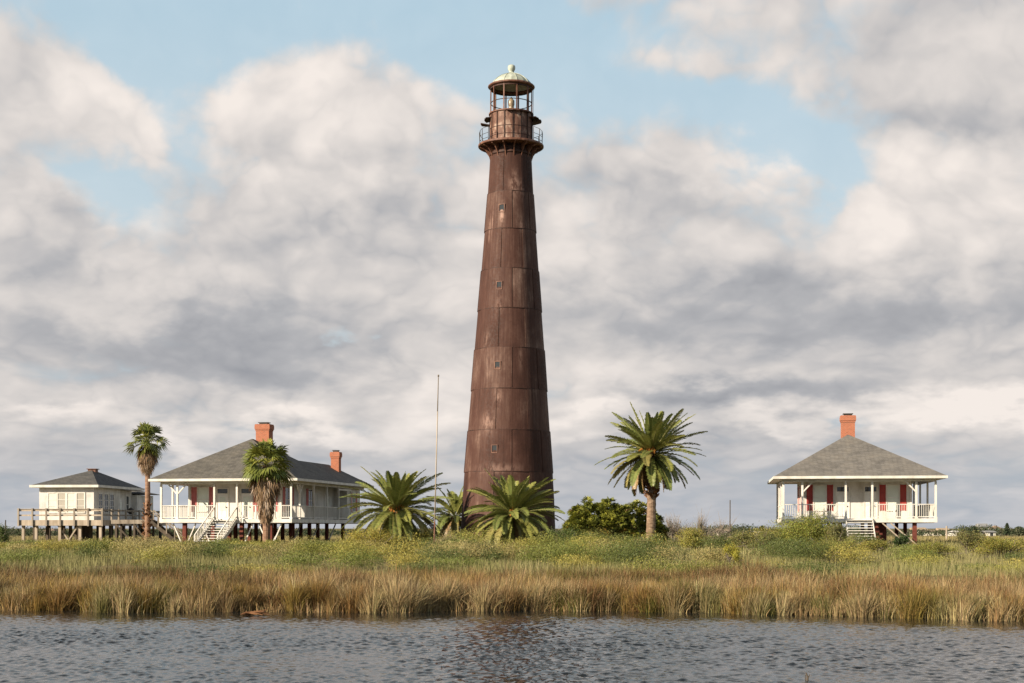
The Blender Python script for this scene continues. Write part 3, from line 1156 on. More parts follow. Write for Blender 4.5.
    for j, y in enumerate(ysn):
        for x in xsn:
            q = MB()
            wq = .135 if j else .15
            q.box(x - wq, x + wq, y - wq, y + wq, -.5, FL - .34)
            q.box(x - wq - .06, x + wq + .06, y - wq - .06, y + wq + .06, -.5, .12)
            q.build('pier', M['brick_dark'], root)
    if not wing:
        q = MB()
        q.box(1.15, 2.15, 1.2, 2.2, -.3, FL - .34)
        q.build('chimney_base', M['brick_dark'], root)
        for (xa, xb) in ((1.7, 3.9), (2.3, 4.6)):
            q = MB()
            q.bar((xa, -.12, FL - .35), (xb - .3, -.35, .15), .09, .09)
            q.build('brace', M['wood_light'], root)
    else:
        for i, x in enumerate(xsn):
            for sgn in (-1, 1):
                if abs(x + sgn * .5) < 1.1: continue
                q = MB()
                x2 = x + sgn * .95
                if abs(x2) > hw: continue
                q.bar((x + sgn * .16, .42, .10), (x2, .42, FL - .38), .09, .09)
                q.build('brace', M['white_dirty'], root)
        for i, y in enumerate(ysn[:-1]):
            q = MB()
            q.bar((hw - ins, float(y) + .25, .15), (hw - ins, float(y) + 2.6, FL - .38), .09, .09)
            q.build('brace', M['white_dirty'], root)
    return root


keeper_house('white stilt house with plain pyramid roof, one chimney and red shutters, right of the lighthouse',
             26.15, 113.0, R(7.8), 5.68, False, M['red_paint'], False,
             [(-.22, 7.3, 1.04, .95, 7.4, 10.5)])
keeper_house('white stilt house with two brick chimneys and long rear wing behind a shaggy fan palm',
             -22.75, 119.0, R(10.5), 5.5, True, M['pink_paint'], True,
             [(.62, 7.3, 1.15, 1.0, 7.4, 10.2), (3.75, 17.4, .74, .7, 5.4, 8.35)])


def small_house():
    Y0 = 138.5
    X0 = at(66.5, Y0)
    th = R(5.0)
    root = empty('stilt_cottage', (X0, Y0, HG), -th)
    tag(root, 'small white cottage with charcoal roof on a weathered timber deck at far left', 'house', 'houses on stilts beside the lighthouse')
    hw, L = 2.6, 11.5
    w = MB()
    w.box(-hw, hw, 0, 7.0, FL, EV + .1)
    w.box(-hw, hw - .45, 7.0, L, FL, EV + .05)
    w.box(-hw, hw + .1, L, L + 5.0, FL, EV - .35)
    w.build('wall', M['siding'], root)
    ov = .62
    r = hip_roof(root, -hw - ov, hw + ov, -ov, L + ov, EV + .30, (.42, 5.3), (.42, 5.8), EV + .3 + 1.60, None)
    ro = r.build('roof', M['shingle_dark'], root)
    r2 = hip_roof(root, -hw - .4, hw + .6, L + ov + .08, L + 5.5, EV - .18, (0, L + 2.6), (0, L + 3.4), EV + .55, None)
    r2.build('rear_roof', M['shingle_dark'], root)
    c = MB()
    c.box(.05, .80, 5.2, 5.9, EV + 1.6, EV + 1.98)
    c.box(-.05, .90, 5.1, 6.0, EV + 1.98, EV + 2.05)
    c.build('roof_vent', M['rust'], ro)
    sf = MB()
    sf.box(-hw - ov, hw + ov, -ov, L + ov, EV + .12, EV + .18)
    sf.build('soffit', M['white_dirty'], root)
    eave_boards(-hw - ov, hw + ov, -ov, L + ov, EV + .10, EV + .325, .05).build('fascia', M['white_paint'], root)
    zc = FL + .85 + .75
    # a bank of four windows across the front
    for i, x in enumerate((-1.35, -.45, .45, 1.35)):
        wall_window(root, (x, 0, zc), (0, -1, 0), .70, 1.75, M['pane_pale'] if i % 2 == 0 else M['pane_mid'], None, grid=(1, 3))
    for y in (1.6, 3.1, 4.6):
        wall_window(root, (hw, y, zc), (1, 0, 0), .95, 1.7, M['pane_dark'], None, grid=(2, 3))
    wall_door(root, (hw - .45, 8.2, FL), (1, 0, 0), .95, 2.1, M['door_paint'], False, True)
    wall_window(root, (hw - .45, 10.2, zc), (1, 0, 0), .7, 1.6, M['pane_dark'], None, grid=(1, 2))
    # deck
    dl, dr, d0, d1 = -3.42, 4.4, -2.6, L + 4
    d = MB()
    d.box(dl, dr, d0, d1, FL - .06, FL)
    d.box(dl + .1, dr - .1, d0 + .1, d1 - .1, FL - .3, FL - .061)
    d.build('deck', M['wood_light'], root)
    eave_boards(dl, dr, d0, d1, FL - .50, FL - .004, .05).build('skirt_board', M['wood_light'], root)
    n = 6
    for i in range(n + 1):
        x = dl + (dr - dl) * i / n
        q = MB()
        q.box(x - .07, x + .07, d0 - .20, d0 - .06, FL - .55, FL + 1.0)
        q.box(x - .08, x + .08, d0 - .20, d0 + .06, FL + 1.0, FL + 1.06)
        q.build('deck_post', M['wood'], root)
    for i in range(8):
        y = d0 + 1.9 * (i + 1)
        q = MB()
        q.box(dr + .06, dr + .20, y - .07, y + .07, FL - .45, FL + 1.0)
        q.build('deck_post', M['wood'], root)
    rl = MB()
    rl.box(dl, dr, d0 - .05, d0 - .01, FL + .80, FL + .98)
    rl.box(dl, dr, d0 - .05, d0 - .01, FL + .36, FL + .50)
    rl.box(dl, dr, d0 - .12, d0 + .04, FL + .98, FL + 1.02)
    rl.build('deck_rail', M['wood_light'], root)
    rs = MB()
    rs.box(dr + .01, dr + .05, d0, d1, FL + .82, FL + .98)
    rs.box(dr + .01, dr + .05, d0, d1, FL + .40, FL + .52)
    rs.build('deck_rail', M['wood'], root)
    bench = MB()
    bench.box(dl + .2, dr - .4, d0 + .25, d0 + .6, FL + .40, FL + .46)
    bench.build('deck_bench', M['wood'], root)
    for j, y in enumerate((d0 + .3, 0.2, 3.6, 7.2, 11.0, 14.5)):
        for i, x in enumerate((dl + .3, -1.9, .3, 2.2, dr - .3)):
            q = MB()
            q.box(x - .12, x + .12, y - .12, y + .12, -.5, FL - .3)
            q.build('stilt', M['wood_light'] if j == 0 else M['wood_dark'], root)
    q = MB()
    q.box(1.35, 1.75, 1.0, 1.4, -.5, FL - .3)
    q.box(.9, 1.3, 1.1, 1.5, -.5, FL - .3)
    q.build('stilt', M['wood_dark'], root)
    for (a, b) in (((-.0, FL - .4), (1.0, .45)), ((2.0, FL - .4), (1.1, .45))):
        q = MB()
        q.bar((a[0], d0 + .45, a[1]), (b[0], d0 + .45, b[1]), .12, .12)
        q.build('brace', M['wood_light'], root)
    return root


small_house()


def kettle_grill():
    th = R(5.0)
    X0, Y0 = at(66.5, 138.5), 138.5
    lx, ly = 3.1, 8.6
    x = X0 + lx * math.cos(th) + ly * math.sin(th)
    y = Y0 - lx * math.sin(th) + ly * math.cos(th)
    r = empty('kettle_grill', (x, y, HG + FL))
    tag(r, 'small round black kettle grill standing on the cottage deck', 'grill')
    q = MB()
    q.lathe([(.02, .62), (.16, .65), (.29, .76), (.34, .9), (.34, .93), (.02, .93)], 16)
    q.build('bowl', M['metal_dark'], r, True)
    q = MB()
    q.lathe([(.345, .935), (.33, 1.02), (.25, 1.15), (.12, 1.22), (.02, 1.24)], 16)
    q.lathe([(.05, 1.24), (.05, 1.30), (.01, 1.30)], 8)
    q.build('lid', M['metal_dark'], r, True)
    for k in range(3):
        a = 2 * math.pi * k / 3
        q = MB()
        q.tube([(.2 * math.cos(a), .2 * math.sin(a), .7), (.32 * math.cos(a), .32 * math.sin(a), 0)], .018, 6)
        q.build('leg', M['metal_dark'], r)


kettle_grill()


def side_stairs():
    """dark timber stairs between the cottage and the keeper's house"""
    Y = 131.0
    x0, x1 = at(150, Y), at(183, Y)
    r = empty('timber_stairs', (x0, Y, HG))
    tag(r, 'weathered timber stairs coloured dark for shade between the cottage and the two chimney house', 'stairs')
    L = x1 - x0
    for y in (0, 1.3):
        q = MB()
        q.bar((0, y, FL - .1), (L, y, -.2), .08, .30)
        q.build('stringer', M['wood_dark'], r)  # shade on the stairs is put into the dark wood colour
        q = MB()
        q.bar((0, y, FL + .85), (L, y, .75), .08, .10)
        for i in range(5):
            f = i / 4
            q.bar((L * f, y, FL - FL * f - .1), (L * f, y, FL + .85 - 2.05 * f * 1.0), .09, .09, (1, 0, 0))
        q.build('handrail', M['wood'], r)
    for i in range(10):
        f = (i + .5) / 10
        q = MB()
        q.box(L * f - .14, L * f + .14, .04, 1.26, FL - (FL + .1) * f - .03, FL - (FL + .1) * f + .02)
        q.build('tread', M['wood_dark'], r)
    q = MB()
    q.box(-3.4, 0, 0, 2.0, FL - .35, FL)
    q.build('landing', M['wood'], r)
    for x in (-3.0, -1.4, -.15):
        for y in (.15, 1.85):
            q = MB()
            q.box(x - .09, x + .09, y - .09, y + .09, -.5, FL - .35)
            q.build('stilt', M['wood_dark'], r)
    for (a, b) in ((-3.0, -1.4), (-1.4, -.15)):
        q = MB()
        q.bar((a, .02, FL - .4), (b, .02, .1), .10, .14)
        q.build('brace', M['wood_dark'], r)


side_stairs()

# ------------------------------------------------------------------ flagpole and poles
def flagpole():
    Y = 101.0
    zb = float(gz(at(434, Y), Y))
    r = empty('flagpole', (at(434, Y), Y, zb))
    tag(r, 'thin white flagpole with rusty top leaning slightly beside the left date palm', 'flagpole')
    H = zat(376.5, Y) - zb
    dx = (at(438.4, Y) - at(434, Y))
    q = MB()
    q.tube([(dx * .17, 0, H * .17), (dx * .80, 0, H * .80)], [.044, .036], 8)
    q.build('shaft', M['wood_light'], r, True)
    q = MB()
    q.tube([(0, 0, -.3), (dx * .17, 0, H * .17)], [.055, .046], 8)
    q.build('base_sleeve', M['rust'], r, True)
    q = MB()
    q.tube([(dx * .80, 0, H * .80), (dx, 0, H)], [.036, .030], 8)
    q.tube([(dx, 0, H), (dx, 0, H + .12)], [.06, .05], 8)
    q.build('pole_top', M['wood'], r, True)


flagpole()


def plain_pole(px, ptop, Y, rr, label, name='utility_pole', m='wood_dark', arms=0):
    X = at(px, Y)
    zb = float(gz(X, Y))
    r = empty(name, (X, Y, zb))
    tag(r, label, 'pole')
    H = zat(ptop, Y) - zb
    q = MB()
    q.tube([(0, 0, -.5), (.02, 0, H)], [rr, rr * .8], 8)
    q.build('shaft', M[m], r)
    if arms:
        q = MB()
        q.bar((-arms, -.15, H - .5), (arms, -.15, H - .5), .12, .12)
        for s in (-.9, -.4, .4, .9):
            q.bar((s * arms, -.15, H - .44), (s * arms, -.15, H - .2), .07, .07, (1, 0, 0))
        q.build('crossarm', M[m], r)


plain_pole(730, 500, 330, .13, 'tall thin dark mast on the horizon right of the single-trunk date palm', 'mast')
plain_pole(946.5, 526, 200, .14, 'short pale wooden post in the meadow right of the pyramid roofed house', 'post', 'wood_light')
plain_pole(5.5, 520, 300, .14, 'thin dark utility pole on the horizon at the far left edge', 'utility_pole', 'wood_dark', 0)

# ------------------------------------------------------------------ palms
def jit(c, v=.15):
    k = 1 + random.uniform(-v, v)
    return (c[0] * k * (1 + random.uniform(-.06, .06)), c[1] * k, c[2] * k * (1 + random.uniform(-.1, .1)))


def feather_frond(mb, org, az, e0, L, droop, col, nl=58, lw=.036, ll=.47):
    p = Vector(org)
    h = Vector((math.cos(az), math.sin(az), 0))
    seg = 14
    bend = random.uniform(-.4, .55)       # the sea wind pushes the fronds round
    pts, dirs = [p.copy()], []
    for i in range(seg):
        f = (i + .5) / seg
        e = e0 - droop * f ** 1.15
        ab = az + bend * f * f
        d = Vector((math.cos(ab), math.sin(ab), 0)) * math.cos(e) + Vector((0, 0, 1)) * math.sin(e)
        dirs.append(d)
        p = p + d * (L / seg)
        pts.append(p.copy())
    dirs.append(dirs[-1])
    side0 = Vector((-h.y, h.x, 0))
    tw = random.uniform(-.5, .5)
    mb.tint = jit((.30, .28, .10), .1)
    # midrib
    for i in range(seg):
        r0 = .045 * (1 - i / seg) + .008
        mb.bar(pts[i], pts[i + 1], r0, r0 * .7)
    for k in range(nl):
        f = .10 + .90 * (k + .5) / nl
        q = f * seg
        i = min(int(q), seg - 1)
        b = pts[i].lerp(pts[i + 1], q - i)
        d = dirs[i]
        up = side0.cross(d) * -1
        if up.z < 0: up = -up
        prof = math.sin(math.pi * min(1, (f * .86 + .12))) ** .55
        for s in (-1, 1):
            sd = (side0 * math.cos(tw) + up * math.sin(tw)) * s
            ln = ll * prof * random.uniform(.85, 1.1)
            ld = (sd * .80 + d * .55 + up * (.20 + random.uniform(-.12, .12))).normalized()
            tip = b + ld * ln + Vector((0, 0, -.10 * ln))
            wv = d.cross(ld).cross(ld).normalized() * lw
            mid = b.lerp(tip, .5) + Vector((0, 0, .02))
            mb.tint = jit(col, .22)
            mb.add([b - wv * .5, mid - wv, tip, mid + wv, b + wv * .5], [(0, 1, 3, 4), (1, 2, 3)])


def date_palm(name, label, px, Y, z_bud, L, trunk_h, n, seed, elo=-50, drp=66, trunk_r=.36, group='date palms round the lighthouse', dead=0, fruit=4, front_gap=0.0):
    random.seed(seed)
    X = at(px, Y)
    zb = float(gz(X, Y))
    r = empty(name, (X, Y, zb))
    tag(r, label, 'palm tree', group)
    zc = z_bud - zb
    # trunk
    t = MB()
    H = max(zc - .25, .6)
    k = max(6, int(H / .22))
    pts, rad = [], []
    for i in range(k + 1):
        f = i / k
        pts.append((.10 * math.sin(f * 2.1) * trunk_h / 5, 0, -.4 + (H + .4) * f))
        rr = trunk_r * (1.12 - .12 * f + (.07 if i % 2 else 0))
        rad.append(rr)
    top = Vector(pts[-1])
    t.tube(pts, rad, 14)
    t.build('trunk', M['trunk_date'], r, False)
    if trunk_h > 2.5:
        b = MB()
        for i in range(150):
            f = random.random()
            a = random.uniform(0, 2 * math.pi)
            z = H - .1 - 3.0 * f
            rr = trunk_r * (1.12 + .25 * math.sin(3.0 * f))
            d = Vector((math.cos(a), math.sin(a), 0))
            b.bar(top * 1.0 + d * rr * .8 + Vector((0, 0, z - H)), top + d * (rr + .22) + Vector((0, 0, z - H + .24)), .13, .07)
        b.build('leaf_bases', M['trunk_boot'], r)
    c = MB()
    org = top + Vector((0, 0, .15))
    for i in range(n):
        f = (i + .5) / n
        az = i * 2.39996 + random.uniform(-.25, .25)
        e0 = R(88 - (88 - elo) * f ** .82) + random.uniform(-.16, .16)
        dr = R(drp * .35 + drp * f ** .8) * random.uniform(.8, 1.2)
        ln = L * (.78 + .30 * math.sin(math.pi * min(1, f * .8 + .22))) * random.uniform(.80, 1.08)
        if f < .1: ln *= .8
        mixc = random.random()
        if f > .55 and random.random() < front_gap and abs((math.degrees(az) % 360) - 270) < 48: continue
        col = (.14 + .10 * mixc, .17 + .07 * mixc, .046 + .014 * mixc)
        if f > .6 and random.random() < .35: col = (.24, .21, .07)  # yellower tint paints sunlight onto some lower fronds
        if f > .85 and random.random() < .25: col = (.26, .17, .08)
        o2 = org + Vector((math.cos(az) * .18, math.sin(az) * .18, -.35 * f))
        feather_frond(c, o2, az, e0, ln, dr, col)
    for i in range(dead):
        az = random.uniform(0, 6.28)
        feather_frond(c, org + Vector((math.cos(az) * .2, math.sin(az) * .2, -.5)), az, R(-58), L * random.uniform(.55, .8), R(28), (.24, .13, .055), 30)
    c.build('crown', M['frond'], r, False, True)
    for i in range(fruit):
        az = R(-90) + random.uniform(-1.3, 1.3)
        q = MB()
        d = Vector((math.cos(az), math.sin(az), 0))
        for j in range(9):
            a = random.uniform(-.35, .35)
            d2 = Vector((math.cos(az + a), math.sin(az + a), 0))
            p1 = org + d2 * .5 + Vector((0, 0, .35))
            p2 = org + d2 * random.uniform(.75, 1.05) + Vector((0, 0, random.uniform(-.35, .15)))
            q.tube([org, p1, p2], [.02, .02, .045], 5)
        q.build('fruit_stalk', M['fruit'], r)
    return r


date_palm('date_palm', 'wide trunkless date palm with orange fruit stalks beside the flagpole', 396, 108.5, 3.95, 3.85, 1, 122, 21, -44, 60, .42, fruit=5)
date_palm('date_palm', 'low bushy date palm growing directly in front of the lighthouse base', 512, 102.5, 3.6, 3.4, 1, 110, 37, -42, 58, .40, fruit=1)
date_palm('date_palm', 'tall date palm with a thick bare trunk right of the lighthouse', 650, 104.0, 7.9, 3.55, 6, 104, 52, -50, 40, .285, dead=3, fruit=3, front_gap=.5)
date_palm('date_palm', 'small pale date palm half hidden behind the left edge of the lighthouse', 455, 119.0, 3.7, 2.8, 1, 44, 64, -30, 62, .34, fruit=0)


def fan_leaf(mb, org, d, L, R_, col, nseg=13, droop=.25, spread=1.25):
    """petiole plus a folded fan of pointed segments"""
    d = Vector(d).normalized()
    s = d.cross(Vector((0, 0, 1)))
    if s.length < .05: s = Vector((1, 0, 0))
    s.normalize()
    s = (Matrix.Rotation(random.uniform(-.7, .7), 3, d) @ s)
    n = s.cross(d).normalized()
    b = Vector(org) + d * L
    mb.tint = jit((col[0] * 1.2, col[1] * 1.1, col[2]), .1)
    mb.bar(org, b, .03, .02)
    for k in range(nseg):
        a = spread * (2 * (k + .5) / nseg - 1)
        dd = d * math.cos(a) + s * math.sin(a)
        w = s * math.cos(a) - d * math.sin(a)
        ln = R_ * (1 - .18 * abs(a) / spread) * random.uniform(.9, 1.08)
        hw = R_ * .55 * spread / nseg * 1.25
        m1 = b + dd * ln * .55 + n * (.03 * (-1) ** k)
        tip = b + dd * ln - Vector((0, 0, droop * ln * random.uniform(.5, 1.4)))
        mb.tint = jit(col, .2)
        mb.add([b, m1 - w * hw, tip, m1 + w * hw], [(0, 1, 2, 3)])


def fan_palm(label, px, Y, z_c, rc, skirt, seed, tr=.19, boots=False, skirt_w=.75, n=46):
    random.seed(seed)
    X = at(px, Y)
    zb = float(gz(X, Y))
    r = empty('fan_palm', (X, Y, zb))
    tag(r, label, 'palm tree', 'fan palms with dead leaf skirts')
    H = z_c - zb
    t = MB()
    k = 26
    pts = [(.06 * math.sin(i / k * 3), 0, -.4 + (H + .3) * i / k) for i in range(k + 1)]
    t.tube(pts, [tr * (1.25 - .3 * i / k + (.05 if i % 2 else 0)) for i in range(k + 1)], 12)
    t.build('trunk', M['trunk_fan'], r)
    if boots:
        b = MB()
        for i in range(90):
            z = random.uniform(-.2, 3.6)
            a = random.uniform(0, 6.28)
            d = Vector((math.cos(a), math.sin(a), 0))
            b.bar(d * tr * .9 + Vector((0, 0, z)), d * (tr + random.uniform(.12, .3)) + Vector((0, 0, z + .2)), .11, .06)
        b.build('leaf_bases', M['trunk_boot'], r)
    c = MB()
    o = Vector((.02, 0, H))
    for i in range(n):
        f = (i + .5) / n
        az = i * 2.39996 + random.uniform(-.3, .3)
        e = R(84 - 134 * f ** 1.0) + random.uniform(-.15, .15)
        d = Vector((math.cos(az) * math.cos(e), math.sin(az) * math.cos(e), math.sin(e)))
        mixc = random.random()
        col = (.12 + .11 * mixc, .15 + .085 * mixc, .038)
        fan_leaf(c, o, d, rc * random.uniform(.22, .56), rc * random.uniform(.42, .60), col, 13, .30)
    c.build('crown', M['frond'], r, False, True)
    s = MB()
    for i in range(int(60 * skirt / 2) + 30):
        f = random.random()
        az = random.uniform(0, 6.28)
        z = H - .15 - skirt * .75 * f
        e = R(-62 - 24 * f) + random.uniform(-.15, .15)
        d = Vector((math.cos(az) * math.cos(e), math.sin(az) * math.cos(e), math.sin(e)))
        wf = 1 - .45 * f
        b = random.random()
        col = (.20 + .12 * b, .125 + .085 * b, .065 + .05 * b)
        fan_leaf(s, Vector((math.cos(az) * tr, math.sin(az) * tr, z)), d, skirt_w * .45 * wf, skirt_w * wf, col, 9, .5, .75)
    s.build('dead_leaf_skirt', M['frond'], r, False, True)


fan_palm('slender fan palm with narrow dead skirt rising between the cottage and the two chimney house', 147, 126.5, zat(442, 126.5), 1.95, 2.4, 71, .20, True, 1.05, 50)
fan_palm('stout fan palm with long shaggy brown skirt standing in front of the two chimney house', 266, 112.0, zat(464, 112.0), 2.3, 4.4, 83, .24, False, 1.2, 62)


def fan_thicket(name, label, parts, Y, seed, n):
    """a clump of stemless fan palms"""
    random.seed(seed)
    X = at(parts[0][0], Y)
    zb = float(gz(X, Y))
    r = empty(name, (X, Y, zb))
    tag(r, label, 'shrub')
    c = MB()
    st = MB()
    for (px, ptop, pw) in parts:
        x = at(px, Y) - X
        rw = pw / 2 / F * Y
        ht = zat(ptop, Y) - zb
        for i in range(n):
            # heads spread through a dome
            while True:
                q = Vector((random.uniform(-1, 1), random.uniform(-1, 1), random.uniform(0, 1)))
                if .45 < q.length < 1: break
            o = Vector((x + q.x * rw * .85, q.y * rw * .85, .5 + q.z * (ht - 1.1)))
            for j in range(6):
                az = random.uniform(0, 6.28)
                e = R(random.uniform(-25, 75))
                d = Vector((math.cos(az) * math.cos(e), math.sin(az) * math.cos(e), math.sin(e))) + q * .9
                b = random.random()
                col = (.13 + .13 * b, .155 + .105 * b, .036)
                if o.z < 1.3 and random.random() < .3: col = (.32, .20, .04)
                if random.random() < .03: col = (.26, .17, .08)
                fan_leaf(c, o, d, .22, .48, col, 8, .25, 1.25)
        for i in range(5):
            a = random.uniform(-.6, .6) * rw
            st.tube([(x + a * .4, random.uniform(-.4, .4), -.2), (x + a, 0, ht * .6)], [.14, .10], 7)
    st.build('stems', M['trunk_boot'], r)
    c.build('crown', M['frond'], r, False, True)


fan_thicket('palmetto_thicket', 'rounded dark green palmetto thicket right of the lighthouse', [(590, 494, 52), (610, 493, 40), (579, 502, 28), (623, 499, 26)], 109.0, 5, 110)
fan_thicket('palmetto_thicket', 'smaller palmetto thicket with yellow lower leaves behind the tall date palm trunk', [(637, 496, 36), (653, 508, 26)], 111.0, 9, 80)


# ------------------------------------------------------------------ shrubs
def leaf_cloud(C, S, T, out=None, rg=rng, bias=1.1):
    """diamond leaves: centres C (n,3), size S (n,), tint T (n,3); 'out' turns the leaves roughly outwards"""
    n = len(C)
    nr = rg.normal(size=(n, 3))
    nr /= np.linalg.norm(nr, axis=1)[:, None]
    if out is not None:
        nr = nr + out * bias
        nr /= np.linalg.norm(nr, axis=1)[:, None] + 1e-6
    a = rg.normal(size=(n, 3))
    a -= nr * (a * nr).sum(1)[:, None]
    a /= np.linalg.norm(a, axis=1)[:, None]
    b = np.cross(nr, a)
    s = S[:, None]
    V = np.stack([C - a * s * .5, C + b * s * .26, C + a * s * .5, C - b * s * .26], 1).reshape(-1, 3)
    Q = np.arange(n * 4).reshape(n, 4)
    return V, Q, np.repeat(T, 4, axis=0)


def shrub(name, label, px, ptop, Y, wpx, tint, n=1400, leaf=.13, twiggy=.0, seed=1, lobes=7, group=None):
    rg = np.random.default_rng(seed)
    random.seed(seed)
    X = at(px, Y)
    zb = float(gz(X, Y))
    r = empty(name, (X, Y, zb))
    tag(r, label, 'shrub', group)
    W = wpx / F * Y / 2
    H = zat(ptop, Y) - zb
    br = MB()
    cs = []
    for i in range(lobes):
        a = rg.uniform(0, 6.28)
        q = rg.uniform(.1, .75)
        c = np.array([math.cos(a) * q * W, math.sin(a) * q * W * .8, H * rg.uniform(.35, .74) * (1 - .25 * q)])
        rad = np.array([W * rg.uniform(.3, .48), W * rg.uniform(.3, .48), H * rg.uniform(.20, .30)])
        cs.append((c, rad))
        m1 = c * .5 + np.array([rg.normal() * .1, rg.normal() * .1, 0])
        br.tube([(rg.normal() * .08, rg.normal() * .08, -.2), tuple(m1), tuple(c)], [.05, .035, .02], 5)
        for j in range(8 if twiggy > 0 else 4):
            e = c + rg.normal(size=3) * rad * .8
            br.tube([tuple(m1), tuple((m1 + e) / 2 + rg.normal(size=3) * .08), tuple(e)], [.02, .014, .006], 4)
            if twiggy > 0:
                for k in range(5):
                    e2 = e + rg.normal(size=3) * rad * .5
                    br.tube([tuple((m1 + e) / 2), tuple(e2)], [.012, .005], 3)
    # make the highest lobe reach the wanted top
    top = max(c[2] + q[2] for c, q in cs)
    C, T, O = [], [], []
    for c, q in cs:
        k = int(n * (1.0 if twiggy else 2.6)) // lobes
        d = rg.normal(size=(k, 3))
        d /= np.linalg.norm(d, axis=1)[:, None]
        rr = rg.uniform(0.1, 1.0, size=(k, 1)) ** .5 * (1 + .22 * rg.normal(size=(k, 1)))
        # leaves gather on sprays
        spray = rg.normal(size=(max(3, k // 14), 3))
        spray /= np.linalg.norm(spray, axis=1)[:, None]
        sp = spray[rg.integers(0, len(spray), k)]
        d = d * .42 + sp * .75
        O.append(d)
        P = c + d * q * rr * 1.15
        P[:, 2] *= H / top * .98
        C.append(P)
        lobe_k = rg.uniform(.8, 1.2)
        t = np.array(tint)[None, :] * (1 + .14 * rg.normal(size=(k, 1))) * lobe_k
        t = t * (1 + .08 * rg.normal(size=(k, 3)))
        T.append(np.clip(t, .01, .6))
    C = np.concatenate(C)
    T = np.concatenate(T)
    C[:, 2] = np.maximum(C[:, 2], .03)
    V, Q, TT = leaf_cloud(C, leaf * .62 * rg.uniform(.6, 1.3, len(C)), T, np.concatenate(O), rg=rg)
    br.build('branches', M['twig'], r)
    np_mesh('foliage', V, Q, TT, M['leaf'], r)


GY = (.19, .18, .045)     # yellow green
GG = (.10, .135, .035)    # mid green
GD = (.045, .075, .02)    # dark green
GO = (.15, .14, .06)      # olive
shrub('leafy_shrub', 'tall bright green shrub below the left corner of the pyramid roofed house', 808, 510, 101, 83, (.20, .21, .04), 9000, .15, 0, 1, 16)
shrub('leafy_shrub', 'olive green shrub below the middle of the pyramid roofed house porch', 838, 522, 98, 38, (.17, .165, .06), 3600, .13, 0, 2, 9)
shrub('leafy_shrub', 'broad yellow green shrub in front of the pyramid roofed house stairs', 876, 539, 88, 44, (.24, .22, .05), 4200, .12, 0, 3, 10)
shrub('leafy_shrub', 'small dark green shrub at the foot of the diagonal white brace', 901, 533, 95, 25, GD, 1500, .14, 0, 4, 6)
shrub('leafy_shrub', 'low rounded yellow green shrub left of the house stairs at the marsh edge', 830, 534, 82, 63, (.21, .205, .05), 4200, .11, 0, 5, 10)
shrub('leafy_shrub', 'upright olive shrub standing alone in the meadow right of the pyramid roofed house', 969, 527, 88, 34, (.18, .17, .06), 2400, .12, 0, 6, 8)
shrub('leafy_shrub', 'wide yellow green shrub at the right edge of the meadow', 1005, 535, 78, 67, (.26, .24, .05), 4200, .11, 0, 7, 10)
shrub('leafy_shrub', 'mid green shrub by the left picture edge beside the cottage deck', -2, 523, 112, 26, GG, 1800, .14, 0, 8, 6)
shrub('leafy_shrub', 'yellow flowering shrub mass at the foot of the trunkless date palm', 378, 526, 95, 72, (.31, .26, .045), 5200, .11, 0, 9, 12)
shrub('leafy_shrub', 'dark green creeping shrub below the flagpole', 404, 543, 82, 38, GD, 1600, .11, 0, 10, 6)
shrub('leafy_shrub', 'small bright yellow green shrub in the meadow right of the tall date palm', 729, 543, 72, 25, (.34, .31, .045), 1500, .09, 0, 11, 6)
shrub('leafy_shrub', 'yellow green shrub directly right of the tall date palm trunk', 690, 525, 96, 56, (.25, .23, .05), 4400, .12, 0, 12, 10)
shrub('leafy_shrub', 'olive shrub in the gap between the bare shrubs and the pyramid roofed house', 752, 529, 92, 58, (.18, .175, .055), 4000, .12, 0, 13, 9)
shrub('leafy_shrub', 'low green shrub right of the palm in front of the lighthouse', 566, 525, 97, 45, GG, 2800, .12, 0, 14, 8)
shrub('leafy_shrub', 'sprawling green shrub below the palmetto thicket', 612, 529, 90, 67, (.16, .175, .045), 4200, .11, 0, 15, 10)
shrub('leafy_shrub', 'pale green shrub left of the two chimney house stairs', 186, 540, 97, 49, (.15, .18, .05), 3000, .11, 0, 16, 8)
shrub('leafy_shrub', 'straw coloured dry shrub between the two low date palms', 446, 531, 93, 45, (.30, .25, .12), 2800, .10, 0, 20, 8)
shrub('leafy_shrub', 'straw and green shrub in the meadow just left of the tall date palm trunk', 640, 537, 84, 40, (.27, .235, .10), 2600, .10, 0, 21, 8)
shrub('leafy_shrub', 'mid green shrub in front of the cottage deck stilts', 92, 541, 98, 52, (.16, .175, .05), 3000, .11, 0, 22, 8)
shrub('leafy_shrub', 'low green shrub below the right wing of the two chimney house', 316, 540, 95, 49, (.17, .185, .055), 3000, .11, 0, 23, 8)
shrub('leafy_shrub', 'rounded olive shrub at the marsh edge below the two low date palms', 480, 540, 80, 56, (.19, .18, .06), 3200, .10, 0, 24, 9)
shrub('leafy_shrub', 'yellow green shrub at the marsh edge right of the diagonal white brace', 930, 540, 80, 56, (.23, .22, .05), 3600, .10, 0, 25, 9)
shrub('bare_shrub', 'grey almost leafless shrub with fine twigs just right of the tall date palm', 674, 512, 128, 30, (.17, .165, .10), 420, .13, 1, 17, 10)
shrub('bare_shrub', 'low grey green twiggy shrub left of the thin mast', 701, 517, 134, 26, (.15, .165, .10), 500, .13, 1, 18, 8)
shrub('bare_shrub', 'pale twiggy shrub directly below the thin mast', 722, 518, 140, 26, (.20, .18, .125), 420, .13, 1, 19, 8)


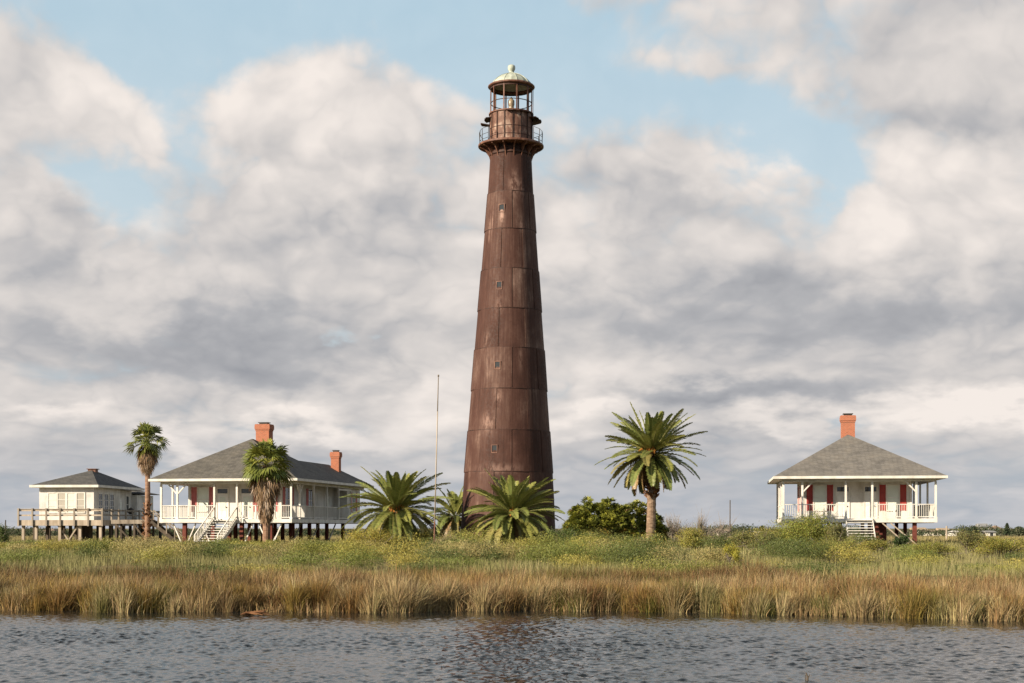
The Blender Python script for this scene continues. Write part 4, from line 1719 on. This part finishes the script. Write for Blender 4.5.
# ------------------------------------------------------------------ marsh grass and meadow (uncountable)
def blades(P, H, lean, W, T, rg, curve=.5):
    """P (n,3) base, H heights, lean (n,2) horizontal tip offset, W widths, T tint"""
    n = len(P)
    a = rg.uniform(0, 2 * np.pi, n)
    wv = np.stack([np.cos(a), np.sin(a), np.zeros(n)], 1) * (W / 2)[:, None]
    L3 = np.concatenate([lean, np.zeros((n, 1))], 1)
    up = np.zeros((n, 3))
    up[:, 2] = 1
    q = np.clip(np.linalg.norm(lean, axis=1) / H, 0, 1.2)
    pts = []
    for f, w in ((0., 1.), (.42, .9), (.76, .6), (1., .12)):
        z = f - .42 * q * f ** 2.4
        c = P + up * (H * z)[:, None] + L3 * (f ** 1.7)
        pts += [c - wv * w, c + wv * w]
    V = np.stack(pts, 1).reshape(-1, 3)
    b = (np.arange(n) * 8)[:, None]
    Q = np.concatenate([b + np.array([0, 1, 3, 2]), b + np.array([2, 3, 5, 4]), b + np.array([4, 5, 7, 6])], 1).reshape(-1, 4)
    return V, Q, np.repeat(T, 8, axis=0)


def vnoise(X, Y, s, seed):
    """smooth value noise in numpy"""
    g = np.random.default_rng(seed).random((64, 64))
    x = X / s + 1000
    y = Y / s + 1000
    i, j = np.floor(x).astype(int), np.floor(y).astype(int)
    fx, fy = x - i, y - j
    fx, fy = fx * fx * (3 - 2 * fx), fy * fy * (3 - 2 * fy)
    q = lambda a, b: g[a % 64, b % 64]
    return (q(i, j) * (1 - fx) + q(i + 1, j) * fx) * (1 - fy) + (q(i, j + 1) * (1 - fx) + q(i + 1, j + 1) * fx) * fy


def marsh():
    rg = np.random.default_rng(23)
    VV, QQ, TT, base = [], [], [], 0

    def push(V, Q, T):
        nonlocal base
        VV.append(V); QQ.append(Q + base); TT.append(T)
        base += len(V)

    # tussocks: dense crowns of blades, thick along the bank
    def tussocks(n, t0, t1, h0, h1, nb, spread, pal, seed, wid=.010, gap=.22, fan=.26):
        n = int(n * 1.36)
        t = rg.uniform(t0, t1, n)
        Yg = 44 + t
        X = rg.uniform(-1, 1, n) * (Yg * .345 + 9)
        Y = edge(X) + t
        dens = vnoise(X, Y, 1.6, seed)
        keep = dens > gap
        X, Y, t = X[keep], Y[keep], t[keep]
        n = len(X)
        hk = .72 + .5 * vnoise(X, Y, 2.7, seed + 1)
        hh = rg.uniform(h0, h1, n) * hk * .93
        m1 = vnoise(X, Y, 2.2, seed + 2)
        m2 = vnoise(X, Y, .8, seed + 3)
        k = np.clip(m1 * .7 + m2 * .3 + rg.normal(size=n) * .10, 0, .999)
        pal = np.array(pal)
        idx = k * (len(pal) - 1)
        i0 = idx.astype(int)
        col = pal[i0] * (1 - (idx - i0))[:, None] + pal[np.minimum(i0 + 1, len(pal) - 1)] * (idx - i0)[:, None]
        # blades
        rep = np.repeat(np.arange(n), nb)
        N = len(rep)
        a = rg.uniform(0, 6.283, N)
        rr = np.abs(rg.normal(size=N)) * spread
        px = X[rep] + np.cos(a) * rr
        py = Y[rep] + np.sin(a) * rr
        H = hh[rep] * rg.uniform(.55, 1.08, N)
        lean = np.stack([np.cos(a), np.sin(a)], 1) * (H * np.clip(np.abs(rg.normal(.10, fan, N)) + rr * .5, 0, 1.0))[:, None]
        lean += np.array([.08, .02])[None, :] * H[:, None]
        P = np.stack([px, py, gz(px, py) - .03], 1)
        P[:, 2] = np.maximum(P[:, 2], -.15)
        T = col[rep] * (1 + .24 * rg.normal(size=(N, 1))) * (1 + .05 * rg.normal(size=(N, 3)))
        push(*blades(P, H, lean, wid * rg.uniform(.7, 1.4, N), np.clip(T * np.array([.80, .81, .68])[None, :], .01, .7), rg))

    gold, tan, brown, olive, straw, grey, dark = (.32, .21, .07), (.36, .24, .135), (.21, .112, .056), (.14, .135, .04), (.50, .39, .245), (.25, .185, .125), (.09, .065, .035)
    tussocks(620, -.10, 1.0, .6, 1.1, 120, .13, [dark, olive, gold, tan, straw, olive, straw, gold, tan], 1, .012, .27)
    tussocks(1100, .7, 5.0, .75, 1.25, 90, .19, [olive, brown, tan, gold, straw, brown, straw, tan], 2, .012, .22)
    tussocks(1700, 4.0, 11.0, .75, 1.25, 44, .27, [dark, brown, olive, dark, brown, grey, dark, tan], 3, .014)  # darker palette paints in the shadow side of this rear tier
    tussocks(1100, 8.5, 15.0, .5, .95, 34, .32, [grey, tan, olive, straw, brown, olive], 4, .016)
    # big round tussocks hanging over the water, with dark pockets between
    tussocks(95, -.25, .9, .85, 1.2, 420, .16, [tan, straw, brown, gold, olive, tan], 6, .012, .2, .46)
    tussocks(60, .8, 3.5, 1.0, 1.3, 380, .20, [brown, tan, dark, straw], 7, .012, .2, .42)
    # pale fallen stalks at the water line
    tussocks(150, -.25, .5, .35, .8, 24, .3, [straw, tan, straw], 5, .014)
    o = np_mesh('marsh_grass', np.concatenate(VV), np.concatenate(QQ), np.concatenate(TT), M['blade'])
    tag(o, kind='stuff')
    tag(o, 'tall brown and gold marsh grass along the water edge', 'grass')


marsh()


def meadow():
    rg = np.random.default_rng(31)
    # leafy herbs: lumps of very different size, tone and height
    n = 3500
    u = rg.random(n)
    Y = 52 + (112 - 52) * u ** .95
    X = rg.uniform(-1, 1, n) * (Y * .36 + 9)
    Y = np.maximum(Y, edge(X) + 9.5 + 4 * vnoise(X, X * 0, 3.5, 8))
    m = vnoise(X, Y * .5, 3.0, 41)
    m3 = vnoise(X, Y * .4, 5.0, 44)
    keep = (m > .33) & ~((np.abs(X - 26) < 8) & (Y > 109)) & ~((np.abs(X + 22) < 8) & (Y > 113))
    X, Y, m, m3 = X[keep], Y[keep], m[keep], m3[keep]
    n = len(X)
    pal = np.array([(.075, .105, .03), (.17, .185, .045), (.25, .235, .06), (.13, .16, .04), (.23, .21, .085), (.075, .10, .028), (.22, .22, .055), (.255, .235, .10), (.12, .15, .04)])
    k = np.clip(.35 * m3 + .65 * rg.random(n), 0, .999) * len(pal)
    col = pal[k.astype(int)]
    big = rg.random(n) ** 2
    lump = (rg.random(n) < .085) & (Y > 57)
    drop = ~lump & (Y > 60) & (rg.random(n) < .62)
    X, Y, m, m3, col, big, lump = X[~drop], Y[~drop], m[~drop], m3[~drop], col[~drop], big[~drop], lump[~drop]
    n = len(X)
    big = np.where(lump, 1.0, big * .45)
    R0 = (.35 + .95 * big) * (.7 + .6 * m) * np.where(lump, rg.uniform(.6, 1.35, n), 1)
    H0 = (.40 + .80 * big) * (.55 + .75 * m) * np.where(lump, rg.uniform(.8, 1.4, n), 1)
    near = np.clip((Y - 50) / 25, .55, 1)
    H0 = H0 * near * np.where(lump, 1.0, .62)
    H0 = H0 * np.interp(X / Y * F + 512, [330, 400, 540, 620, 720, 790, 845, 915, 1010], [.72, .85, .9, 1.1, 1.2, 1.1, .72, .62, .75]) * np.where((Y > 92) & (X < -9), .75, 1)
    nb = np.where(lump, 2300 * R0 ** 1.5, 140 + 300 * big).astype(int)
    rep = np.repeat(np.arange(n), nb)
    N = len(rep)
    d = rg.normal(size=(N, 3))
    d /= np.linalg.norm(d, axis=1)[:, None]
    rr = rg.random(N) ** .45
    # sprays: leaves bunch along a few directions
    # each bush is a heap of a few smaller heaps
    ph = np.sin(d[:, 0] * 5 + rep) * np.sin(d[:, 1] * 7 + rep * 2) * np.sin(d[:, 2] * 6 + rep * 3)
    rr = rr * (1 + .45 * ph)
    cx = X[rep] + d[:, 0] * R0[rep] * rr
    cy = Y[rep] + d[:, 1] * R0[rep] * rr
    cz = gz(cx, cy) + .02 + (.48 + .52 * d[:, 2] * rr) * H0[rep]
    C = np.stack([cx, cy, cz], 1)
    col = col * np.where(lump, 1.18, 1.0)[:, None] * np.array([1.10, 1.02, .95])[None, :]
    T = np.clip(col[rep] * (1 + .12 * rg.normal(size=(N, 1))) * (1 + .04 * rg.normal(size=(N, 3))), .01, .6)
    S = .066 * rg.uniform(.6, 1.5, N) * (Y[rep] / 85) ** .5
    V, Q, TT = leaf_cloud(C, S, T, d, rg=rg)
    tag(np_mesh('meadow_herbs', V, Q, TT, M['leaf']), 'low leafy green herbs covering the meadow behind the marsh grass', 'herbs', None, 'stuff')
    # dry stalks and grass among them
    n = 185000
    u = rg.random(n)
    Y = 52 + (128 - 52) * u ** 1.1
    X = rg.uniform(-1, 1, n) * (Y * .36 + 9)
    Y = np.maximum(Y, edge(X) + 8)
    m = vnoise(X, Y * .6, 3.2, 55)
    keep = (m > .28)
    X, Y, m = X[keep], Y[keep], m[keep]
    n = len(X)
    pal = np.array([(.15, .155, .05), (.26, .235, .11), (.20, .195, .075), (.34, .28, .16)])
    k = np.clip(.65 * m + .35 * rg.random(n), 0, .999) * (len(pal) - 1)
    i0 = k.astype(int)
    col = pal[i0] * (1 - (k - i0))[:, None] + pal[np.minimum(i0 + 1, len(pal) - 1)] * (k - i0)[:, None]
    H = rg.uniform(.25, .75, n) * (.45 + .75 * m)
    a = rg.uniform(0, 6.283, n)
    lean = np.stack([np.cos(a), np.sin(a)], 1) * (H * np.abs(rg.normal(0, .25, n)).clip(0, .6))[:, None]
    P = np.stack([X, Y, gz(X, Y) - .02], 1)
    T = np.clip(col * (1 + .2 * rg.normal(size=(n, 1))), .02, .7)
    V, Q, TT = blades(P, H, lean, .016 * rg.uniform(.7, 1.4, n) * (Y / 80), T, rg)
    tag(np_mesh('meadow_grass', V, Q, TT, M['blade']), 'dry pale grass and stalks among the meadow herbs', 'grass', None, 'stuff')
    # the open meadow beyond the houses
    n = 72000
    Y = 116 + (330 - 116) * rg.random(n) ** 1.3
    X = rg.uniform(-1, 1, n) * (Y * .36 + 9)
    H = rg.uniform(.3, .7, n)
    a = rg.uniform(0, 6.283, n)
    lean = np.stack([np.cos(a), np.sin(a)], 1) * (H * .25)[:, None]
    m = vnoise(X, Y * .3, 9, 61)
    pal = np.array([(.17, .16, .06), (.27, .22, .10), (.21, .19, .085)])
    k = np.clip(.7 * m + .3 * rg.random(n), 0, .999) * 2
    i0 = k.astype(int)
    col = pal[i0] * (1 - (k - i0))[:, None] + pal[np.minimum(i0 + 1, 2)] * (k - i0)[:, None]
    P = np.stack([X, Y, gz(X, Y) - .02], 1)
    V, Q, TT = blades(P, H, lean, .05 * (Y / 160), np.clip(col * (1 + .2 * rg.normal(size=(n, 1))), .02, .7), rg)
    tag(np_mesh('far_meadow_grass', V, Q, TT, M['blade']), 'dry meadow grass stretching from the houses to the far tree line', 'grass', None, 'stuff')


meadow()


def treeline():
    rg = np.random.default_rng(77)
    n = 1700
    X = rg.uniform(-210, 240, n)
    Y = rg.uniform(395, 470, n)
    h = 1.3 + 2.0 * vnoise(X, Y * 0, 16, 3) ** 1.6 + rg.uniform(-.4, .5, n)
    px = 512 + X / Y * F
    h = np.where((px > 860) & (px < 960), h * .62, h)
    h = np.where(px > 985, h * 1.15, h)
    rep = np.repeat(np.arange(n), 60)
    N = len(rep)
    d = rg.normal(size=(N, 3))
    d /= np.linalg.norm(d, axis=1)[:, None]
    rr = rg.random(N)[:, None] ** .4
    P = np.stack([X[rep], Y[rep], .3 + h[rep] * .5], 1) + d * rr * np.stack([1.2 + h[rep] * .3, 1.2 + h[rep] * .3, h[rep] * .5], 1)
    base = np.array([(.04, .055, .03), (.06, .075, .035), (.05, .06, .04), (.085, .085, .05)])[rg.integers(0, 4, n)]
    T = base[rep] * (1 + .2 * rg.normal(size=(N, 1)))
    V, Q, TT = leaf_cloud(P, rg.uniform(.3, .65, N), np.clip(T, .01, .3), rg=rg)
    o = np_mesh('far_wood', V, Q, TT, M['far_leaf'])
    tag(o, 'dark scrub and trees along the far horizon', 'trees', None, 'stuff')


treeline()


def far_house(px, pw, ptop, Y, wall, roofc, label, kind='gable'):
    X = at(px, Y)
    zb = float(gz(X, Y))
    r = empty('distant_house', (X, Y, zb))
    tag(r, label, 'house', 'small houses on the far horizon')
    w = pw / F * Y / 2
    H = zat(ptop, Y) - zb
    rh = min(1.6, H * .32)
    d = max(3.0, w * .7)
    hb = 1.0 if H > 3.4 else .0
    q = MB()
    q.box(-w, w, -d, d, hb, H - rh)
    wo = q.build('wall', wall, r)
    q = MB()
    z0 = H - rh
    o = .4
    if kind == 'gable':
        q.add([(-w - o, -d - o, z0), (w + o, -d - o, z0), (w + o, d + o, z0), (-w - o, d + o, z0), (-w - o, 0, H), (w + o, 0, H)],
              [(0, 1, 5, 4), (2, 3, 4, 5), (1, 2, 5), (3, 0, 4), (0, 3, 2, 1)])
    else:
        q.add([(-w - o, -d - o, z0), (w + o, -d - o, z0), (w + o, d + o, z0), (-w - o, d + o, z0), (-w * .3, 0, H), (w * .3, 0, H)],
              [(0, 1, 5, 4), (2, 3, 4, 5), (1, 2, 5), (3, 0, 4), (0, 3, 2, 1)])
    q.build('roof', roofc, r)
    for i in range(max(1, int(w / 1.3))):
        x = -w + 2 * w * (i + .5) / max(1, int(w / 1.3))
        g = MB()
        zc = hb + (z0 - hb) * .5
        g.box(x - .4, x + .4, -d - .04, -d - .003, zc - .45, zc + .45)
        g.build('window', M['pane_dark'], r)
    if hb > 0:
        for x in (-w + .2, 0, w - .2):
            for y in (-d + .2, d - .2):
                g = MB()
                g.box(x - .12, x + .12, y - .12, y + .12, -.3, hb)
                g.build('stilt', M['wood_dark'], r)


M['roof_tan'] = varied('tan_roof', (.34, .25, .16), (.42, .33, .23), 1, .9, .1)
M['roof_grey'] = varied('grey_roof', (.20, .20, .20), (.30, .30, .29), 1, .9, .1)
M['roof_brown'] = varied('brown_roof', (.22, .16, .11), (.30, .22, .16), 1, .9, .1)
M['wall_cream'] = varied('cream_wall', (.52, .47, .38), (.62, .57, .47), 1, .8, .2)
M['wall_grey'] = varied('grey_wall', (.34, .34, .34), (.44, .44, .43), 1, .8, .2)
far_house(918, 12, 527.5, 440, M['wall_cream'], M['roof_tan'], 'low far cream house with tan roof nearest the pyramid roofed house')
far_house(932, 13, 529.5, 425, M['wall_cream'], M['roof_brown'], 'far cream house with brown roof left of the meadow post', 'hip')
far_house(942, 9, 528.0, 455, M['wall_grey'], M['roof_tan'], 'far grey house with tan roof directly behind the meadow post')
far_house(955, 13, 530.5, 405, M['white_paint'], M['white_dirty'], 'long low far white house just right of the meadow post', 'hip')
far_house(982, 7.5, 523.5, 450, M['wall_grey'], M['roof_grey'], 'tallest far grey house standing above the dark trees')
far_house(995, 6, 525.5, 462, M['wall_grey'], M['roof_brown'], 'far grey house with brown roof near the pointed conifer', 'hip')
far_house(988, 8, 530.5, 400, M['white_paint'], M['roof_grey'], 'small far white house in front of the tallest grey one')
far_house(758, 6, 531.0, 400, M['white_paint'], M['roof_grey'], 'tiny far white house left of the pyramid roofed house')
far_house(722, 8, 528.5, 420, M['wall_cream'], M['roof_tan'], 'tiny far cream house behind the twiggy shrubs')
far_house(52, 10, 528.5, 420, M['wall_cream'], M['roof_brown'], 'far cream house seen under the left part of the cottage deck', 'hip')
far_house(136, 9, 527.5, 430, M['white_paint'], M['roof_grey'], 'far white house seen between the stilts of the cottage deck')


def far_tree(px, ptop, Y, wpx, label, conifer, seed):
    rg = np.random.default_rng(seed)
    X = at(px, Y)
    zb = float(gz(X, Y))
    r = empty('distant_tree', (X, Y, zb))
    tag(r, label, 'tree', 'single trees on the far horizon')
    H = zat(ptop, Y) - zb
    W = wpx / F * Y / 2
    q = MB()
    q.tube([(0, 0, -.3), (.1, 0, H * .6), (.1, 0, H * .95)], [.2, .13, .04], 6)
    for i in range(6):
        a = rg.uniform(0, 6.28)
        z = H * rg.uniform(.35, .7)
        q.tube([(.05, 0, z), (math.cos(a) * W * .7, math.sin(a) * W * .7, z + H * .12)], [.06, .02], 4)
    q.build('trunk', M['twig'], r)
    n = 700
    f = rg.random(n)
    a = rg.uniform(0, 6.28, n)
    if conifer:
        rad = W * (1 - f) ** .8 * (.6 + .4 * np.sin(f * 40)) + .1
    else:
        rad = W * np.sin(np.pi * np.clip(f * .85 + .12, 0, 1)) ** .6
    rad = rad * rg.random(n) ** .4
    P = np.stack([np.cos(a) * rad, np.sin(a) * rad, H * (.15 + .85 * f)], 1)
    T = np.array((.04, .055, .03))[None, :] * (1 + .25 * rg.normal(size=(n, 1)))
    V, Q, TT = leaf_cloud(P, rg.uniform(.35, .8, n), np.clip(T, .01, .2), rg=rg)
    np_mesh('crown', V, Q, TT, M['far_leaf'], r)


far_tree(1007, 523.5, 400, 8, 'dark pointed conifer on the horizon near the right edge', True, 1)
far_tree(762, 526.0, 410, 6, 'small round dark tree left of the pyramid roofed house', False, 2)
far_tree(974, 527.0, 398, 8, 'round dark tree left of the tallest far grey house', False, 3)
far_tree(1019, 527.0, 405, 12, 'broad dark tree at the right end of the horizon', False, 4)

# ------------------------------------------------------------------ small things on the water
def driftwood():
    X, Y = at(252, 43.0), 42.7
    r = MB()
    rd = random.Random(4)
    for i in range(9):
        a = rd.uniform(-.5, .6)
        L = rd.uniform(.25, .5)
        o = Vector((rd.uniform(-.15, .15), rd.uniform(-.1, .1), .02))
        d = Vector((math.cos(a) * L, rd.uniform(-.2, .2), abs(math.sin(a)) * L * .7))
        r.tube([o - d * .5 + Vector((0, 0, .03)), o + Vector((0, 0, .09)), o + d], [.018, .022, .008], 5)
    o = r.build('driftwood', M['trunk_boot'])
    o.location = (X, Y, 0.0)
    tag(o, 'heap of reddish broken branches washed against the grass at the left bank', 'driftwood')


driftwood()


def stick():
    Y = 24.6
    X = at(807, Y)
    r = MB()
    r.tube([(0, 0, -.3), (.01, 0, .05), (-.015, .01, .13)], [.02, .018, .010], 6)
    r.tube([(.01, 0, .03), (.045, 0, .10)], [.012, .006], 5)
    r.tube([(-.015, 0, -.1), (-.03, 0, .09)], [.012, .007], 5)
    o = r.build('stick', M['wood_dark'])
    o.location = (X, Y, 0)
    tag(o, 'short forked dead stick poking out of the water in the foreground', 'stick')


stick()
